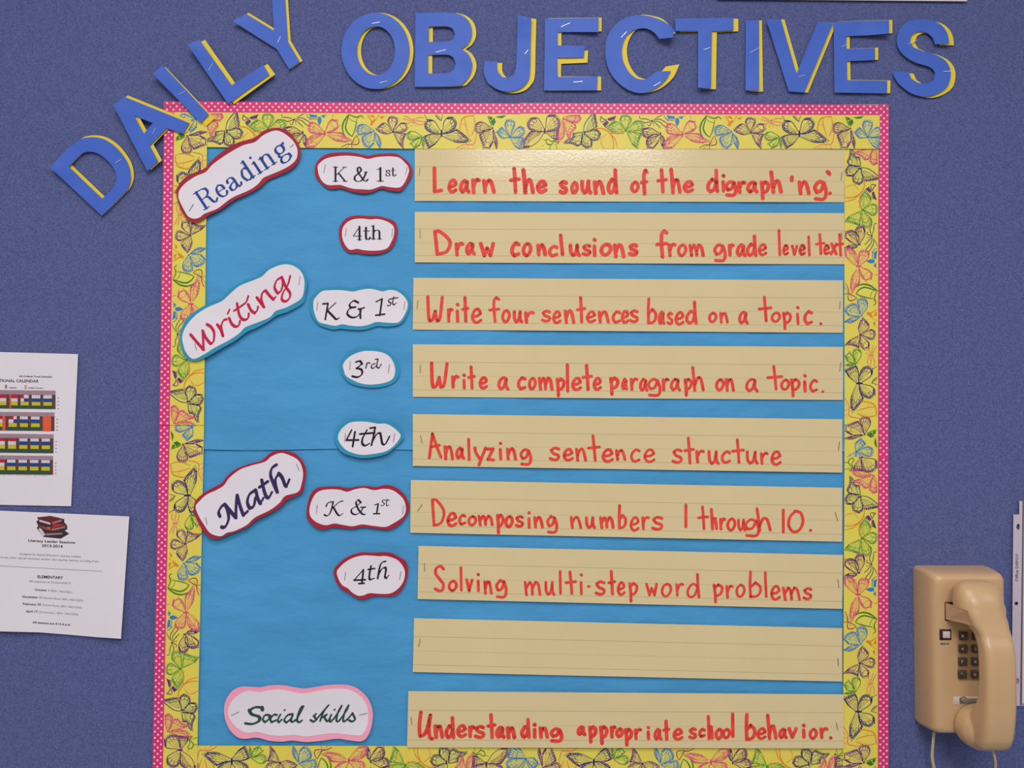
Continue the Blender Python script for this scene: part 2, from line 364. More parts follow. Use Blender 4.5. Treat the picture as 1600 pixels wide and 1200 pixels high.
def vadd(a, b, t): return (a[0]+(b[0]-a[0])*t, a[1]+(b[1]-a[1])*t)
def fly_layers(f):
    ink, cr, body, mw, wings = f; C = CR[cr]; s = 1/10 if cr == 'X' else 1/5
    tint, inkp, dots = [], [], []
    for w in wings:
        a, m, t = (pp(k) for k in w.split('|'))
        a, m, t = ([C(*p) for p in k] for k in (a, m, t))
        lead = smooth(a+m[:1], 1.6); marg = smooth(a[-1:]+m+t[:1], 1.3)[0:]; trail = smooth(m[-1:]+t, 1.6)
        bx, by = C(body[0], body[1])
        tint.append([(bx, by)]+smooth(a+m+t, 2.5))
        inkp += ribbon(lead, lambda an, u: 0.9+0.6*u)+ribbon(trail, 0.85)
        k = len(marg)
        # thick scalloped margin
        cx = sum(p[0] for p in marg)/k; cy = sum(p[1] for p in marg)/k
        inn = [vadd(p, (bx, by), 0.07) for p in marg]
        inkp += ribbon(inn, lambda an, u, mw=mw: mw*(0.62+0.38*math.sin(math.pi*u))*1.08)
        acc = 0
        for i in range(1, k):
            acc += math.hypot(marg[i][0]-marg[i-1][0], marg[i][1]-marg[i-1][1])
            if acc > 2.3:
                acc = 0
                q = vadd(marg[i], (bx, by), 0.07); dots.append(disc(q[0], q[1], 0.62, 6))
                o = vadd(marg[i], (bx, by), -0.02); inkp.append(disc(o[0], o[1], 0.85, 6))
        # veins and the row of cells inside the margin
        L = math.hypot(cx-bx, cy-by)
        nv = max(3, min(5, int(L/4.2)))
        inner = []
        for j in range(nv+1):
            p = marg[min(k-1, int((j+0.3)/(nv+0.6)*k))]
            q = vadd((bx, by), p, 0.76); inner.append(q)
            st = vadd((bx, by), p, 0.18); mid = vadd(st, q, 0.5)
            bend = 0.06*(j-nv/2)
            mid = (mid[0]-(q[1]-st[1])*bend*0.4, mid[1]+(q[0]-st[0])*bend*0.4)
            inkp += ribbon(smooth([st, mid, q], 2.5), lambda an, u: 0.22+0.2*u, caps=False)
            inkp += ribbon([q, vadd((bx, by), p, 0.95)], 0.75, caps=False)
        for j in range(nv):
            a2, b2 = inner[j], inner[j+1]; mm = vadd(vadd(a2, b2, 0.5), (bx, by), 0.10)
            inkp += ribbon(smooth([a2, mm, b2], 1.5), 0.5, caps=False)
    x, y, rx, ry = body; bx, by = C(x, y)
    inkp.append([(bx+rx*s*math.cos(i*math.pi/5), by+ry*s*math.sin(i*math.pi/5)) for i in range(10)])
    return ink, tint, inkp, dots
def line_layers(f):
    ink, cr, tp, sp, ln = f; C = CR[cr]
    T = [smooth([C(*p) for p in pp(k)], 2.5, True, 1.7) for k in tp]
    I = [smooth([C(*p) for p in pp(k)], 2.5, True) for k in sp]
    for w, k in ln: I += ribbon(smooth([C(*p) for p in pp(k)], 1.6, thr=1.7), lambda an, u, w=w: w*(0.9+0.8*math.sin(math.pi*u)))
    return ink, T, I, []
PRINTS = [fly_layers(f) for f in FLY]+[line_layers(f) for f in LINES]
def convexify(polys):
    out = []
    for p in polys:
        if len(p) <= 4: out.append(p); continue
        tr = tessellate_polygon([[Vector((x, y, 0)) for x, y in p]])
        out += [[p[i] for i in t] for t in tr]
    return out
PRINTS = [(k, convexify(a), convexify(b), convexify(c)) for k, a, b, c in PRINTS]
PER = 559.0
def border(label, quad, u0, u1, base, seed, staples=()):
    """quad: px of (u0, outer), (u1, outer), (u1, inner), (u0, inner)"""
    qm = quadmap(quad)
    f = lambda u, v: qm((u-u0)/(u1-u0), v/73.0)
    d = bump_fn(base, seed, 0.0005, 0.012, 0.012)
    o = sheet('border_strip', [list(quad) if area2(quad) > 0 else list(quad)[::-1]], d, 0.0004, M_YB, grid=16)
    tag(o, label, 'border strip', 'butterfly border strips')
    n = 40; band = []
    for i in range(n):
        a, b = u0+(u1-u0)*i/n, u0+(u1-u0)*(i+1)/n; band.append([f(a, 0), f(b, 0), f(b, 17.3), f(a, 17.3)])
    prints('polka_dot_band', [(M_HOT, band)], d, o, 0.00012)
    dots = []
    for r, v in enumerate((2.9, 8.1, 13.3)):
        k = math.ceil((u0-(5 if r == 1 else 0))/10.0)
        while k*10+(5 if r == 1 else 0) < u1-1:
            u = k*10+(5 if r == 1 else 0); k += 1
            if u > u0+1: dots.append([f(*q) for q in disc(u, v, 1.65, 8)])
    prints('polka_dots', [(M_DOT, dots)], d, o, 0.0003)
    for k in range(int((u0-800)//PER)-1, int((u1-800)//PER)+2):
        for i, (ink, T, I, D) in enumerate(PRINTS):
            sh = k*PER
            cl = lambda polys: [[f(*q) for q in c] for c in (clip([(x+sh, y) for x, y in p], u0, u1, 17.6, 72.8) for p in polys) if c]
            t, ii, dd = cl(T), cl(I), cl(D)
            if len(ii) < 3: continue
            e = 0.00010+0.00001*i
            lay = []
            if t: lay.append((INK[ink][1], t))
            lay.append((INK[ink][0], ii))
            if dd: lay.append((M_DOT, dd))
            V, F, MI, ms = [], [], [], []
            for li, (m, polys) in enumerate(lay):
                ms.append(m)
                for p in polys:
                    if area2(p) < 0: p = p[::-1]
                    b = len(V); V += [P(x, y, d(x, y)+e+0.00022*li) for x, y in p]
                    F.append(list(range(b, b+len(p)))); MI.append(li)
            q = build('butterfly_print', V, F, ms, o, MI)
            if q.data.polygons and q.data.polygons[0].normal.y > 0: q.data.flip_normals()
            CNT.append(len(F))
    for a, b in staples: staple(a, b, d, o)
    return o
CNT = []
# the runs: print coordinate u, read along each strip
border('lower border strip on the left side, from the Writing card to the social skills card',
       [(237.6, 1222), (249.2, 655), (319, 655), (307.2, 1222)], 801, 1368, 0.0052, 1)
border('upper border strip on the left side, from the letter A to the Writing card',
       [(248.6, 664), (256.5, 176), (324, 176), (318.6, 664)], 877, 1365, 0.0060, 2)
border('butterfly border strip along the top from the upper left corner to the middle seam',
       [(256, 158.2), (813, 161.5), (813, 233.5), (256, 229.4)], 815, 1372, 0.0052, 3, [((260, 166), (274, 164.6))])
border('upper border strip down the right side, beside the first five sentence strips',
       [(1389, 163), (1388.2, 720), (1319.5, 720), (1319.5, 163)], 813, 1370, 0.0044, 4, [((1384.5, 167), (1385, 181))])
border('butterfly border strip along the top from the middle seam to the upper right corner',
       [(812, 160.5), (1374.5, 163.5), (1374.5, 232.5), (812, 232.8)], 812, 1374.5, 0.0060, 5, [((815.5, 166.5), (829.5, 166))])
border('lower border strip down the right side, beside the last four sentence strips',
       [(1388.2, 714), (1388.5, 1222), (1317, 1222), (1319.5, 714)], 851, 1359, 0.0052, 6)
border('bottom border strip, left half, below the social skills card',
       [(806, 1239), (303, 1238), (303, 1165), (806, 1166)], 805, 1308, 0.0044, 7)
border('bottom border strip, right half, below the word behavior',
       [(1376, 1241), (802, 1239), (802, 1166), (1376, 1168.5)], 801, 1375, 0.0036, 8)
print('print faces', sum(CNT))
# ---------------------------------------------------------------- handwriting
GL = {
 'L': [[(0, 0), (.04, .98), (1, .93)]],
 'e': [[(.05, .55), (.6, .5), (.95, .32), (.75, .03), (.4, .03), (.08, .35), (.03, .7), (.3, .98), (.65, .98), (1, .82)]],
 'a': [[(.8, .12), (.5, 0), (.15, .25), (.02, .7), (.25, .98), (.55, .8), (.8, .15)], [(.8, .12), (.78, .7), (1, 1)]],
 'r': [[(0, .05), (.12, 1)], [(.1, .55), (.4, .15), (.7, .0), (1, .06)]],
 'n': [[(0, .05), (.12, 1)], [(.1, .6), (.4, .08), (.68, .08), (.85, .45), (1, 1)]],
 't': [[(.42, 0), (.52, .5), (.6, 1)], [(0, .5), (1, .45)]],
 'h': [[(0, 0), (.12, .5), (.22, 1)], [(.2, .8), (.45, .47), (.72, .47), (.88, .7), (1, .98)]],
 's': [[(.95, .1), (.5, 0), (.1, .18), (.35, .45), (.9, .62), (.9, .88), (.5, 1), (0, .88)]],
 'o': [[(.6, 0), (.2, .15), (0, .6), (.25, .97), (.65, .95), (1, .5), (.85, .1), (.55, 0)]],
 'u': [[(0, 0), (.05, .7), (.3, 1), (.6, .8), (.78, .05)], [(.78, 0), (.8, .7), (1, 1)]],
 'd': [[(.8, .5), (.45, .42), (.08, .65), (.05, .88), (.3, 1), (.65, .9), (.88, .55)], [(.85, 0), (.9, .5), (1, 1)]],
 'f': [[(1, .07), (.75, 0), (.5, .12), (.48, .5), (.6, 1)], [(0, .52), (1, .48)]],
 'i': [[(.35, .42), (.55, 1)], [(.35, .02), (.6, .05)]],
 'g': [[(.8, .1), (.4, 0), (.03, .3), (.2, .58), (.55, .5), (.8, .12)], [(.8, .08), (1, .5), (.95, .85), (.7, .98), (.1, .95)]],
 'p': [[(.08, .02), (.2, .5), (.25, 1)], [(.15, .2), (.55, .0), (.95, .15), (.9, .42), (.6, .6), (.25, .62)]],
 'c': [[(1, .12), (.6, 0), (.15, .3), (.05, .7), (.4, 1), (1, .85)]],
 'l': [[(.2, 0), (.45, .5), (.8, 1)]],
 'w': [[(0, 0), (.28, 1), (.5, .4), (.78, 1), (1, 0)]],
 'W': [[(0, 0), (.03, .7), (.1, .95), (.3, .92), (.5, .58)], [(.5, .58), (.6, .95), (.82, .85), (1, .02)]],
 'D': [[(.02, .02), (.15, .98)], [(.0, .05), (.25, 0), (.7, .2), (1, .48), (.85, .8), (.6, .93), (.18, .98)]],
 'm': [[(0, .05), (.1, 1)], [(.08, .5), (.3, .05), (.45, .25), (.5, .95)], [(.5, .5), (.7, .03), (.88, .2), (1, .98)]],
 'v': [[(0, 0), (.45, 1), (1, .02)]],
 'x': [[(.1, 0), (.95, 1)], [(1, 0), (0, 1)]],
 'b': [[(.05, 0), (.0, .5), (.05, 1)], [(.08, .6), (.5, .43), (.95, .6), (.9, .85), (.5, .98), (.05, .97)]],
 'A': [[(.25, 0), (.12, .5), (0, 1)], [(.25, 0), (.6, .5), (1, .97)], [(.1, .55), (.85, .48)]],
 'y': [[(0, 0), (.1, .3), (.45, .62)], [(1, 0), (.6, .6), (.35, 1)]],
 'z': [[(.05, .02), (.95, 0), (.1, .95), (1, 1)]],
 'S': [[(.95, .12), (.6, 0), (.15, .1), (.1, .3), (.5, .52), (.92, .72), (.85, .95), (.5, 1), (.05, .92)]],
 'U': [[(.1, .0), (0, .5), (.05, .9), (.35, .85), (.6, .6), (.82, .12)], [(.82, .12), (.72, .6), (.8, .95), (1, 1)]],
 '1': [[(.5, 0), (.5, 1)]], '-': [[(0, .5), (1, .5)]], '.': [[(.1, .4), (.7, .6)]],
 '0': [[(.5, 0), (.1, .3), (0, .7), (.3, 1), (.75, .9), (1, .5), (.85, .1), (.45, 0)]],
 '<': [[(.8, .05), (.15, .4), (.2, .7), (.7, .95)]], '>': [[(0, .05), (.6, .35), (.9, .95)]],
}
def hand(ch, x0, y0, x1, y1, w):
    """one handwritten letter filling the given ink box"""
    h = w/2; q = []
    if x1-x0 < 2*h+1.0: m = (x0+x1)/2; x0, x1 = m-h-0.5, m+h+0.5
    jit = random.uniform(-0.03, 0.03)
    for st in GL[ch]:
        pts = [(x0+h+(x1-x0-2*h)*(a+jit*(1-b)), y0+h*.8+(y1-y0-1.6*h)*b) for a, b in st]
        ww = w*random.uniform(0.9, 1.05)
        q += ribbon(smooth(pts, 1.6, thr=1.3), lambda an, t: ww*(0.9+0.13*abs(math.sin(an+0.5))))
    return q
# each row: (corner pixels TL TR BR BL, label, [(crop x, crop y, crop scale, pen width, letters)])
K6 = 1600/340.0
ROWS = [
 ([(648, 233), (1319.5, 233), (1319, 316), (648, 314)], 'cream sentence strip with a glare, reading Learn the sound of the digraph ng',
  [(660, 240, 5.0, 5.7, 'L 78 100 165 313|e 192 195 278 312|a 282 200 378 312|r 378 190 458 318|n 465 195 575 312|/|t 672 103 770 313|h 772 115 880 318|e 885 205 980 312|/|s 1062 208 1142 320|o 1152 215 1225 320|u 1232 205 1328 318|n 1330 205 1430 322|d 1436 115 1533 318'),
   (980, 240, K6, 5.3, 'o 20 200 95 290|f 90 112 158 308|/|t 212 108 302 292|h 308 105 402 298|e 405 195 495 290|/|d 578 112 678 290|i 685 148 730 285|g 712 195 812 320|r 808 200 880 295|a 872 200 968 292|p 968 198 1055 340|h 1045 125 1145 295|/|< 1197 160 1225 210|n 1253 195 1350 305|g 1362 195 1475 350|> 1458 122 1503 163|. 1480 285 1503 300')]),
 ([(648, 331), (1319, 333), (1319.5, 413), (648, 410)], 'cream sentence strip reading Draw conclusions from grade level text',
  [(660, 340, K6, 5.4, 'D 78 88 220 282|r 235 178 310 285|a 312 180 395 278|w 415 180 535 290|/|c 642 175 722 292|o 728 180 810 290|n 835 190 918 283|c 918 200 1002 292|l 998 118 1050 282|u 1075 192 1168 288|s 1168 192 1248 285|i 1245 148 1288 290|o 1300 185 1398 285|n 1400 188 1495 298|s 1510 188 1592 285'),
   (1000, 340, K6, 5.0, 'f 110 88 208 300|r 202 185 272 290|o 270 190 350 290|m 357 190 478 290|/|g 535 190 640 330|r 645 190 700 285|a 702 190 785 290|d 775 125 865 288'),
   (1000, 340, K6, 4.0, 'e 866 190 938 282|/|l 1008 85 1042 282|e 1045 195 1098 280|v 1110 200 1165 280|e 1165 195 1222 280|l 1228 132 1258 285|/|t 1285 115 1365 275|e 1345 195 1400 275|x 1395 185 1455 275|t 1440 115 1502 285')]),
 ([(646, 434), (1317, 438), (1317, 520), (645, 515)], 'cream sentence strip reading Write four sentences based on a topic',
  [(650, 440, 5.0, 4.9, 'W 82 108 220 325|r 240 205 295 320|i 305 165 345 320|t 352 115 418 320|e 428 205 520 330|/|f 562 115 660 322|o 665 215 742 325|u 755 225 838 325|r 843 230 928 328|/|s 975 220 1060 320|e 1062 225 1140 332|n 1155 215 1245 330|t 1248 115 1330 325|e 1325 225 1410 325|n 1418 225 1515 325|c 1525 225 1605 328'),
   (970, 440, K6, 4.7, 'e 0 208 65 310|s 60 205 135 305|/|b 190 118 270 315|a 270 215 330 318|s 335 222 390 320|e 393 218 470 322|d 472 142 565 315|/|o 640 222 712 305|n 722 220 795 308|/|a 860 215 942 315|/|t 1005 105 1115 298|o 1100 220 1180 303|p 1182 220 1262 355|i 1280 178 1325 318|c 1340 210 1415 320|. 1458 300 1485 320')]),
 ([(645, 538), (1317, 542), (1317, 625), (645, 620)], 'cream sentence strip reading Write a complete paragraph on a topic',
  [(650, 545, 5.0, 5.2, 'W 108 100 255 318|r 272 205 340 310|i 358 192 395 318|t 400 130 468 318|e 488 215 565 318|/|a 632 215 732 325|/|c 785 215 865 325|o 872 220 945 325|m 950 215 1075 328|p 1085 225 1170 378|l 1168 115 1200 340|e 1210 220 1300 330|t 1290 120 1385 328|e 1378 220 1455 328|/|p 1502 218 1590 365'),
   (970, 545, K6, 4.8, 'a 0 215 55 305|r 65 212 130 308|a 132 215 205 315|g 190 215 300 355|r 300 215 360 312|a 358 215 445 312|p 458 215 530 350|h 515 128 618 315|/|o 692 218 765 312|n 765 212 840 315|/|a 912 215 1015 320|/|t 1068 120 1195 305|o 1170 220 1248 308|p 1240 215 1325 355|i 1335 185 1375 318|c 1380 222 1452 322|. 1475 308 1497 322')]),
 ([(645, 647), (1316, 655), (1316, 738.5), (645, 728)], 'cream sentence strip reading Analyzing sentence structure',
  [(650, 655, 5.0, 4.8, 'A 92 103 208 312|n 213 200 298 320|a 305 215 385 315|l 397 147 430 328|y 450 215 558 368|z 545 222 618 328|i 640 175 682 320|n 700 218 790 322|g 805 228 908 365|/|s 1035 215 1130 328|e 1145 225 1235 330|n 1243 220 1338 332|t 1335 120 1448 332|e 1448 228 1548 340|n 1555 232 1645 325'),
   (970, 655, K6, 4.6, 'c 65 215 148 320|e 165 215 258 322|/|s 372 215 458 328|t 460 130 545 332|r 548 225 620 325|u 638 230 728 335|c 732 230 812 328|t 810 142 912 328|u 918 232 1015 332|r 1022 240 1090 335|e 1100 230 1185 342')]),
 ([(642, 750), (1316, 762), (1316, 846.5), (641, 832.5)], 'cream sentence strip reading Decomposing numbers 1 through 10',
  [(650, 760, 5.0, 4.8, 'D 115 92 232 318|e 235 200 325 318|c 325 215 395 305|o 400 225 480 312|m 480 220 608 312|p 620 215 692 372|o 690 225 765 325|s 770 225 848 322|i 868 192 900 330|n 915 230 1000 328|g 1015 225 1112 372|/|n 1200 228 1300 332|u 1320 235 1408 332|m 1430 232 1552 332|b 1575 140 1651 335'),
   (970, 760, K6, 4.5, 'e 62 220 140 332|r 150 218 215 320|s 222 218 315 325|/|1 465 128 492 305|/|t 560 142 650 320|h 655 160 715 322|r 722 230 775 322|o 775 230 850 330|u 855 238 925 330|g 905 235 1025 375|h 990 155 1110 332|/|1 1180 165 1210 345|0 1225 172 1352 342|. 1382 315 1410 332')]),
 ([(654, 853), (1317, 867), (1316, 951.5), (652.5, 936)], 'cream sentence strip reading Solving multi-step word problems',
  [(650, 865, 5.0, 4.5, 'S 135 88 230 300|o 248 205 328 298|l 340 100 365 295|v 385 195 450 298|i 472 150 502 300|n 525 205 600 320|g 615 200 715 352|/|m 840 210 980 332|u 1002 215 1090 328|l 1115 130 1140 320|t 1160 135 1260 320|i 1275 152 1308 322|- 1335 245 1365 268|s 1395 210 1485 328|t 1495 130 1565 325|e 1568 218 1640 330'),
   (970, 865, K6, 4.3, 'p 50 210 130 358|/|w 180 215 275 312|o 292 215 378 322|r 400 215 468 315|d 478 145 585 328|/|p 670 220 758 365|r 770 230 832 330|o 842 222 920 325|b 940 125 1040 328|l 1050 130 1082 325|e 1098 232 1178 345|m 1188 240 1325 348|s 1335 248 1410 342')]),
 ([(647, 966), (1316, 981.5), (1316, 1065), (645, 1050)], 'blank cream sentence strip between the word problems strip and the bottom one', []),
 ([(638, 1080), (1318, 1085), (1318, 1169.5), (636, 1168)], 'bottom cream sentence strip reading Understanding appropriate school behavior',
  [(640, 1085, 4.848, 5.4, 'U 58 122 188 348|n 180 225 262 335|d 262 165 348 338|e 350 225 440 330|r 440 235 500 330|s 485 232 578 338|t 580 142 660 338|a 645 240 728 335|n 728 240 808 338|d 835 178 920 335|i 930 215 965 335|n 975 240 1058 335|g 1055 250 1165 368|/|a 1262 235 1340 315|p 1345 235 1425 372|p 1430 235 1510 382|r 1515 235 1570 335|o 1555 250 1625 330'),
   (970, 1085, 4.571, 4.8, 'p 20 240 90 370|r 92 240 155 325|i 180 225 215 325|a 232 240 300 330|t 295 182 355 330|e 368 240 450 330|/|s 480 235 548 322|c 550 240 610 310|h 612 148 665 325|o 668 240 735 325|o 720 240 790 320|l 790 130 810 310|/|b 885 135 970 332|e 965 235 1045 325|h 1038 140 1120 325|a 1122 240 1195 320|v 1190 235 1265 315|i 1290 210 1325 315|o 1340 240 1410 325|r 1418 235 1485 318|. 1488 300 1512 322')]),
]
STS = [[((656, 262), (655, 274)), ((1316, 268), (1314, 282))], [((656, 359), (656.5, 372)), ((1315, 362), (1316, 375))],
       [((653, 469), (651.5, 482)), ((1313, 470), (1312, 483))], [((656.5, 570), (656.5, 583)), ((1314, 566), (1312, 580))],
       [((657, 680), (659.5, 693)), ((1312, 690), (1310, 704))], [((659.5, 788), (652.5, 799)), ((1305, 800), (1309, 814))],
       [((663, 880), (663.5, 893)), ((1309, 905), (1311, 918))], [((656.5, 998), (654, 1011)), ((1309, 1028), (1310, 1041))],
       [((642, 1120), (643.5, 1132)), ((1307, 1129), (1309, 1141))]]
for r, (quad, label, lines) in enumerate(ROWS):
    base = 0.0072 if r == 8 else 0.0048
    qm = quadmap(quad)
    def d(x, y, quad=quad, base=base, r=r):
        u = (x-quad[0][0])/(quad[1][0]-quad[0][0]); u = min(max(u, 0), 1)
        yt = quad[0][1]+(quad[1][1]-quad[0][1])*u; v = (y-yt)/83.0
        lift = 0.5+0.5*noise.noise(Vector((u*3.0+r*3.7, 0.3, r)))+0.15*math.sin(u*7+r*2)
        v = min(max(v, 0), 1.05)
        return base+(0.0019 if r else 0.0006)*lift*v*v*math.sin(math.pi*min(max(u, .02), .98))**0.5+0.0008*math.sin(u*3.1)*(1-v)+0.0002*noise.noise(Vector((u*5, v*2, r)))
    o = sheet('sentence_strip', [quad], d, 0.0004, M_STRIP, grid=10)
    tag(o, label, 'sentence strip', 'sentence strips')
    rules, dash = [], []
    for v, kind in ((0.335, 0), (0.60, 1), (0.86, 0)):
        n = 60 if not kind else 130
        for i in range(n):
            a, b = i/n, (i+(1.0 if not kind else 0.55))/n
            (rules if not kind else dash).append([qm(a, v), qm(b, v), qm(b, v+0.008), qm(a, v+0.008)])
    prints('ruled_lines', [(M_RULE, rules), (M_RULE2, dash)], d, o, 0.00008)
    word = []; words = []; carry = False
    for k, (cx, cy, sc, w0, txt) in enumerate(lines):
        for g in txt.split('|'):
            if g == '/':
                words.append(word); word = []; continue
            ch, x0, y0, x1, y1 = g.split()
            x0, y0, x1, y1 = (float(t) for t in (x0, y0, x1, y1))
            w = w0*(1.14 if r in (0, 1, 8) else 1.03)
            word += hand(ch, cx+x0/sc, cy+y0/sc, cx+x1/sc, cy+y1/sc, w)
        nxt = lines[k+1] if k+1 < len(lines) else None
        # a word carries on over a crop's end only where the next crop starts at once
        if not nxt or (nxt[0] > cx and r in (0, 1)):
            words.append(word); word = []
    if word: words.append(word)
    for wd in words:
        if wd: prints('handwritten_word', [(M_INK, wd)], d, o, 0.00025)
    for a, b in STS[r]: staple(a, b, d, o)
# ---------------------------------------------------------------- label cards
def cp_(crop, pts):
    x0, y0, s = crop; return [(x0+a/s, y0+b/s) for a, b in pts]
def nib(thick, thin, phi):       # pen or type contrast: thin along the direction phi
    return lambda a, t: thin+(thick-thin)*abs(math.sin(a-phi))**1.2
SERIF = {   # unit x height 1, capitals 1.5; v = stressed stroke, h = hairline, b = dot
 'R': (1.4, 1.5, [('v', [(.3, 1.5), (.3, 0)]), ('h', [(.03, 0), (.58, 0)]), ('h', [(.03, 1.5), (.6, 1.5)]), ('v', [(.3, 1.48), (.75, 1.48), (1.02, 1.35), (1.06, 1.1), (.93, .88), (.7, .78), (.3, .78)]), ('v', [(.7, .78), (.88, .65), (.95, .35), (1.05, .08), (1.2, .03), (1.38, .2)])]),
 'e': (.72, 1, [('h', [(.07, .55), (.66, .55)]), ('v', [(.66, .55), (.6, .85), (.38, 1), (.15, .85), (.06, .5), (.15, .15), (.42, 0), (.62, .08), (.72, .25)])]),
 'a': (1.0, 1, [('b', [(.15, .76)]), ('v', [(.13, .78), (.2, .94), (.4, 1), (.6, .9), (.66, .65), (.66, .2), (.75, .03), (.88, .03), (1.0, .2)]), ('v', [(.66, .62), (.35, .52), (.1, .35), (.1, .12), (.28, 0), (.5, .08), (.66, .27)])]),
 'd': (.95, 1.5, [('v', [(.7, 1.48), (.7, .0)]), ('h', [(.45, 1.42), (.7, 1.49)]), ('h', [(.7, .02), (.95, .05)]), ('v', [(.7, .8), (.5, 1.0), (.25, .92), (.07, .5), (.2, .08), (.45, 0), (.7, .2)])]),
 'i': (.52, 1.5, [('v', [(.27, .97), (.27, 0)]), ('h', [(.05, .92), (.27, .98)]), ('h', [(0, 0), (.52, 0)]), ('b', [(.25, 1.42)])]),
 'n': (1.15, 1, [('v', [(.27, .97), (.27, 0)]), ('h', [(.04, .92), (.27, .98)]), ('h', [(0, 0), (.52, 0)]), ('v', [(.28, .72), (.45, .95), (.65, 1), (.85, .88), (.89, .6), (.89, 0)]), ('h', [(.65, 0), (1.15, 0)])]),
 'g': (.9, 1, [('v', [(.4, 1), (.17, .9), (.1, .68), (.17, .45), (.4, .36), (.63, .45), (.7, .68), (.63, .9), (.4, 1)]), ('h', [(.62, .88), (.74, 1.0), (.82, .98)]), ('b', [(.83, .95)]), ('v', [(.2, .42), (.1, .28), (.18, .14), (.55, .1), (.8, .0), (.82, -.22), (.5, -.42), (.15, -.38), (.04, -.2), (.12, -.02), (.28, .1)])]),
 't': (.66, 1.35, [('v', [(.28, 1.35), (.28, .2), (.36, .03), (.5, .02), (.63, .22)]), ('h', [(.02, .97), (.6, .97)])]),
 'h': (1.15, 1.5, [('v', [(.27, 1.48), (.27, 0)]), ('h', [(.04, 1.42), (.27, 1.49)]), ('h', [(0, 0), (.52, 0)]), ('v', [(.28, .72), (.45, .95), (.65, 1), (.85, .88), (.89, .6), (.89, 0)]), ('h', [(.65, 0), (1.15, 0)])]),
 's': (.65, 1, [('v', [(.55, .7), (.5, .93), (.3, 1), (.1, .87), (.13, .65), (.45, .45), (.6, .25), (.5, .05), (.3, 0), (.1, .08), (.05, .32)])]),
 '4': (.85, 1.5, [('h', [(.62, 1.45), (.04, .42)]), ('h', [(.04, .42), (.85, .42)]), ('v', [(.62, 1.48), (.62, 0)]), ('h', [(.38, 0), (.85, 0)])]),
 '1': (.7, 1.5, [('v', [(.38, 1.48), (.38, 0)]), ('h', [(.06, 1.3), (.25, 1.34), (.38, 1.47)]), ('h', [(.05, 0), (.7, 0)])]),
 'K': (1.55, 1.5, [('v', [(.3, 1.5), (.3, 0)]), ('h', [(.02, 1.5), (.58, 1.5)]), ('h', [(.02, 0), (.58, 0)]), ('h', [(1.25, 1.5), (.32, .58)]), ('v', [(.62, .86), (1.3, 0)]), ('h', [(1.0, 1.5), (1.48, 1.5)]), ('h', [(1.05, 0), (1.55, 0)])]),
 '&': (1.55, 1.5, [('h', [(1.08, .95), (1.52, .95)]), ('v', [(1.33, .93), (1.15, .5), (.9, .15), (.6, 0), (.3, .02), (.08, .2), (.12, .5), (.4, .75), (.7, 1.0), (.8, 1.25), (.62, 1.47), (.42, 1.38), (.4, 1.12), (.55, .8), (.85, .4), (1.12, .08), (1.35, .03), (1.52, .2)])]),
}
def serif(ch, x0, ytop, x1, ybase, frame=None, wt=0.205):
    """one letter of roman type filling x0..x1, its baseline at ybase; frame maps local to px"""
    W_, H_, st = SERIF[ch]; sx = (x1-x0)/W_; sy = (ybase-ytop)/H_; q = []
    k = (sx+sy)/2
    for t, pts in st:
        p = [(x0+a*sx, ybase-b*sy) for a, b in pts]
        if t == 'b': q.append(disc(p[0][0], p[0][1], .105*k, 10)); continue
        q += ribbon(smooth(p, 0.8 if not frame else 3), nib(wt*k, .07*k, 0.0) if t == 'v' else .075*k, caps=(t == 'v'))
    if frame: q = [[frame(*v) for v in p] for p in q]
    return q
def pen(crop, strokes, thick, thin, phi):
    q = []
    for s in strokes: q += ribbon(smooth(cp_(crop, pp(s)), 0.9, thr=1.4), nib(thick*1.28, thin*1.4, phi))
    return q
def card(label, crop, outer, inner, mo, ink, text, staples, base=0.0053, group='subject and grade cards', seed=1):
    out = smooth(cp_(crop, pp(outer)), 3.0, True, 1.2); inn = smooth(cp_(crop, pp(inner)), 2.5, True, 1.2)
    cx = sum(p[0] for p in out)/len(out); cy = sum(p[1] for p in out)/len(out)
    def d(x, y):
        r = ((x-cx)/100.0)**2+((y-cy)/30.0)**2
        return base+0.0003*min(r, 3)+0.0005*noise.noise(Vector((x*.03, y*.03, seed)))+0.0008*max(0, (y-cy)/30.0)
    o = sheet('label_card', [out], d, 0.0004, mo, grid=8)
    tag(o, label, 'label card', group)
    d2 = lambda x, y: d(x, y)+0.0005
    sheet('white_card', [inn], d2, 0.0004, M_WHITE, o, grid=8)
    prints('printed_words', [(ink, text)], d2, o, 0.0002)
    for s in staples:
        a = cp_(crop, pp(s)); staple(a[0], a[1], d2, o, w=0.6)
    return o
C1 = (270, 190, 7.5)
th = math.radians(33.4); fr = lambda x, y: (270+(365+x*math.cos(th)+y*math.sin(th))/7.5, 190+(1035-x*math.sin(th)+y*math.cos(th))/7.5)
T = []
for ch, a, b, c, e in (('R', -12, 210, -222, 0), ('e', 236, 348, -150, 0), ('a', 384, 543, -148, 0), ('d', 584, 730, -226, 0), ('i', 752, 832, -222, 0), ('n', 846, 1026, -148, 0), ('g', 1064, 1212, -150, 0)):
    T += serif(ch, a, c, b, e, fr)
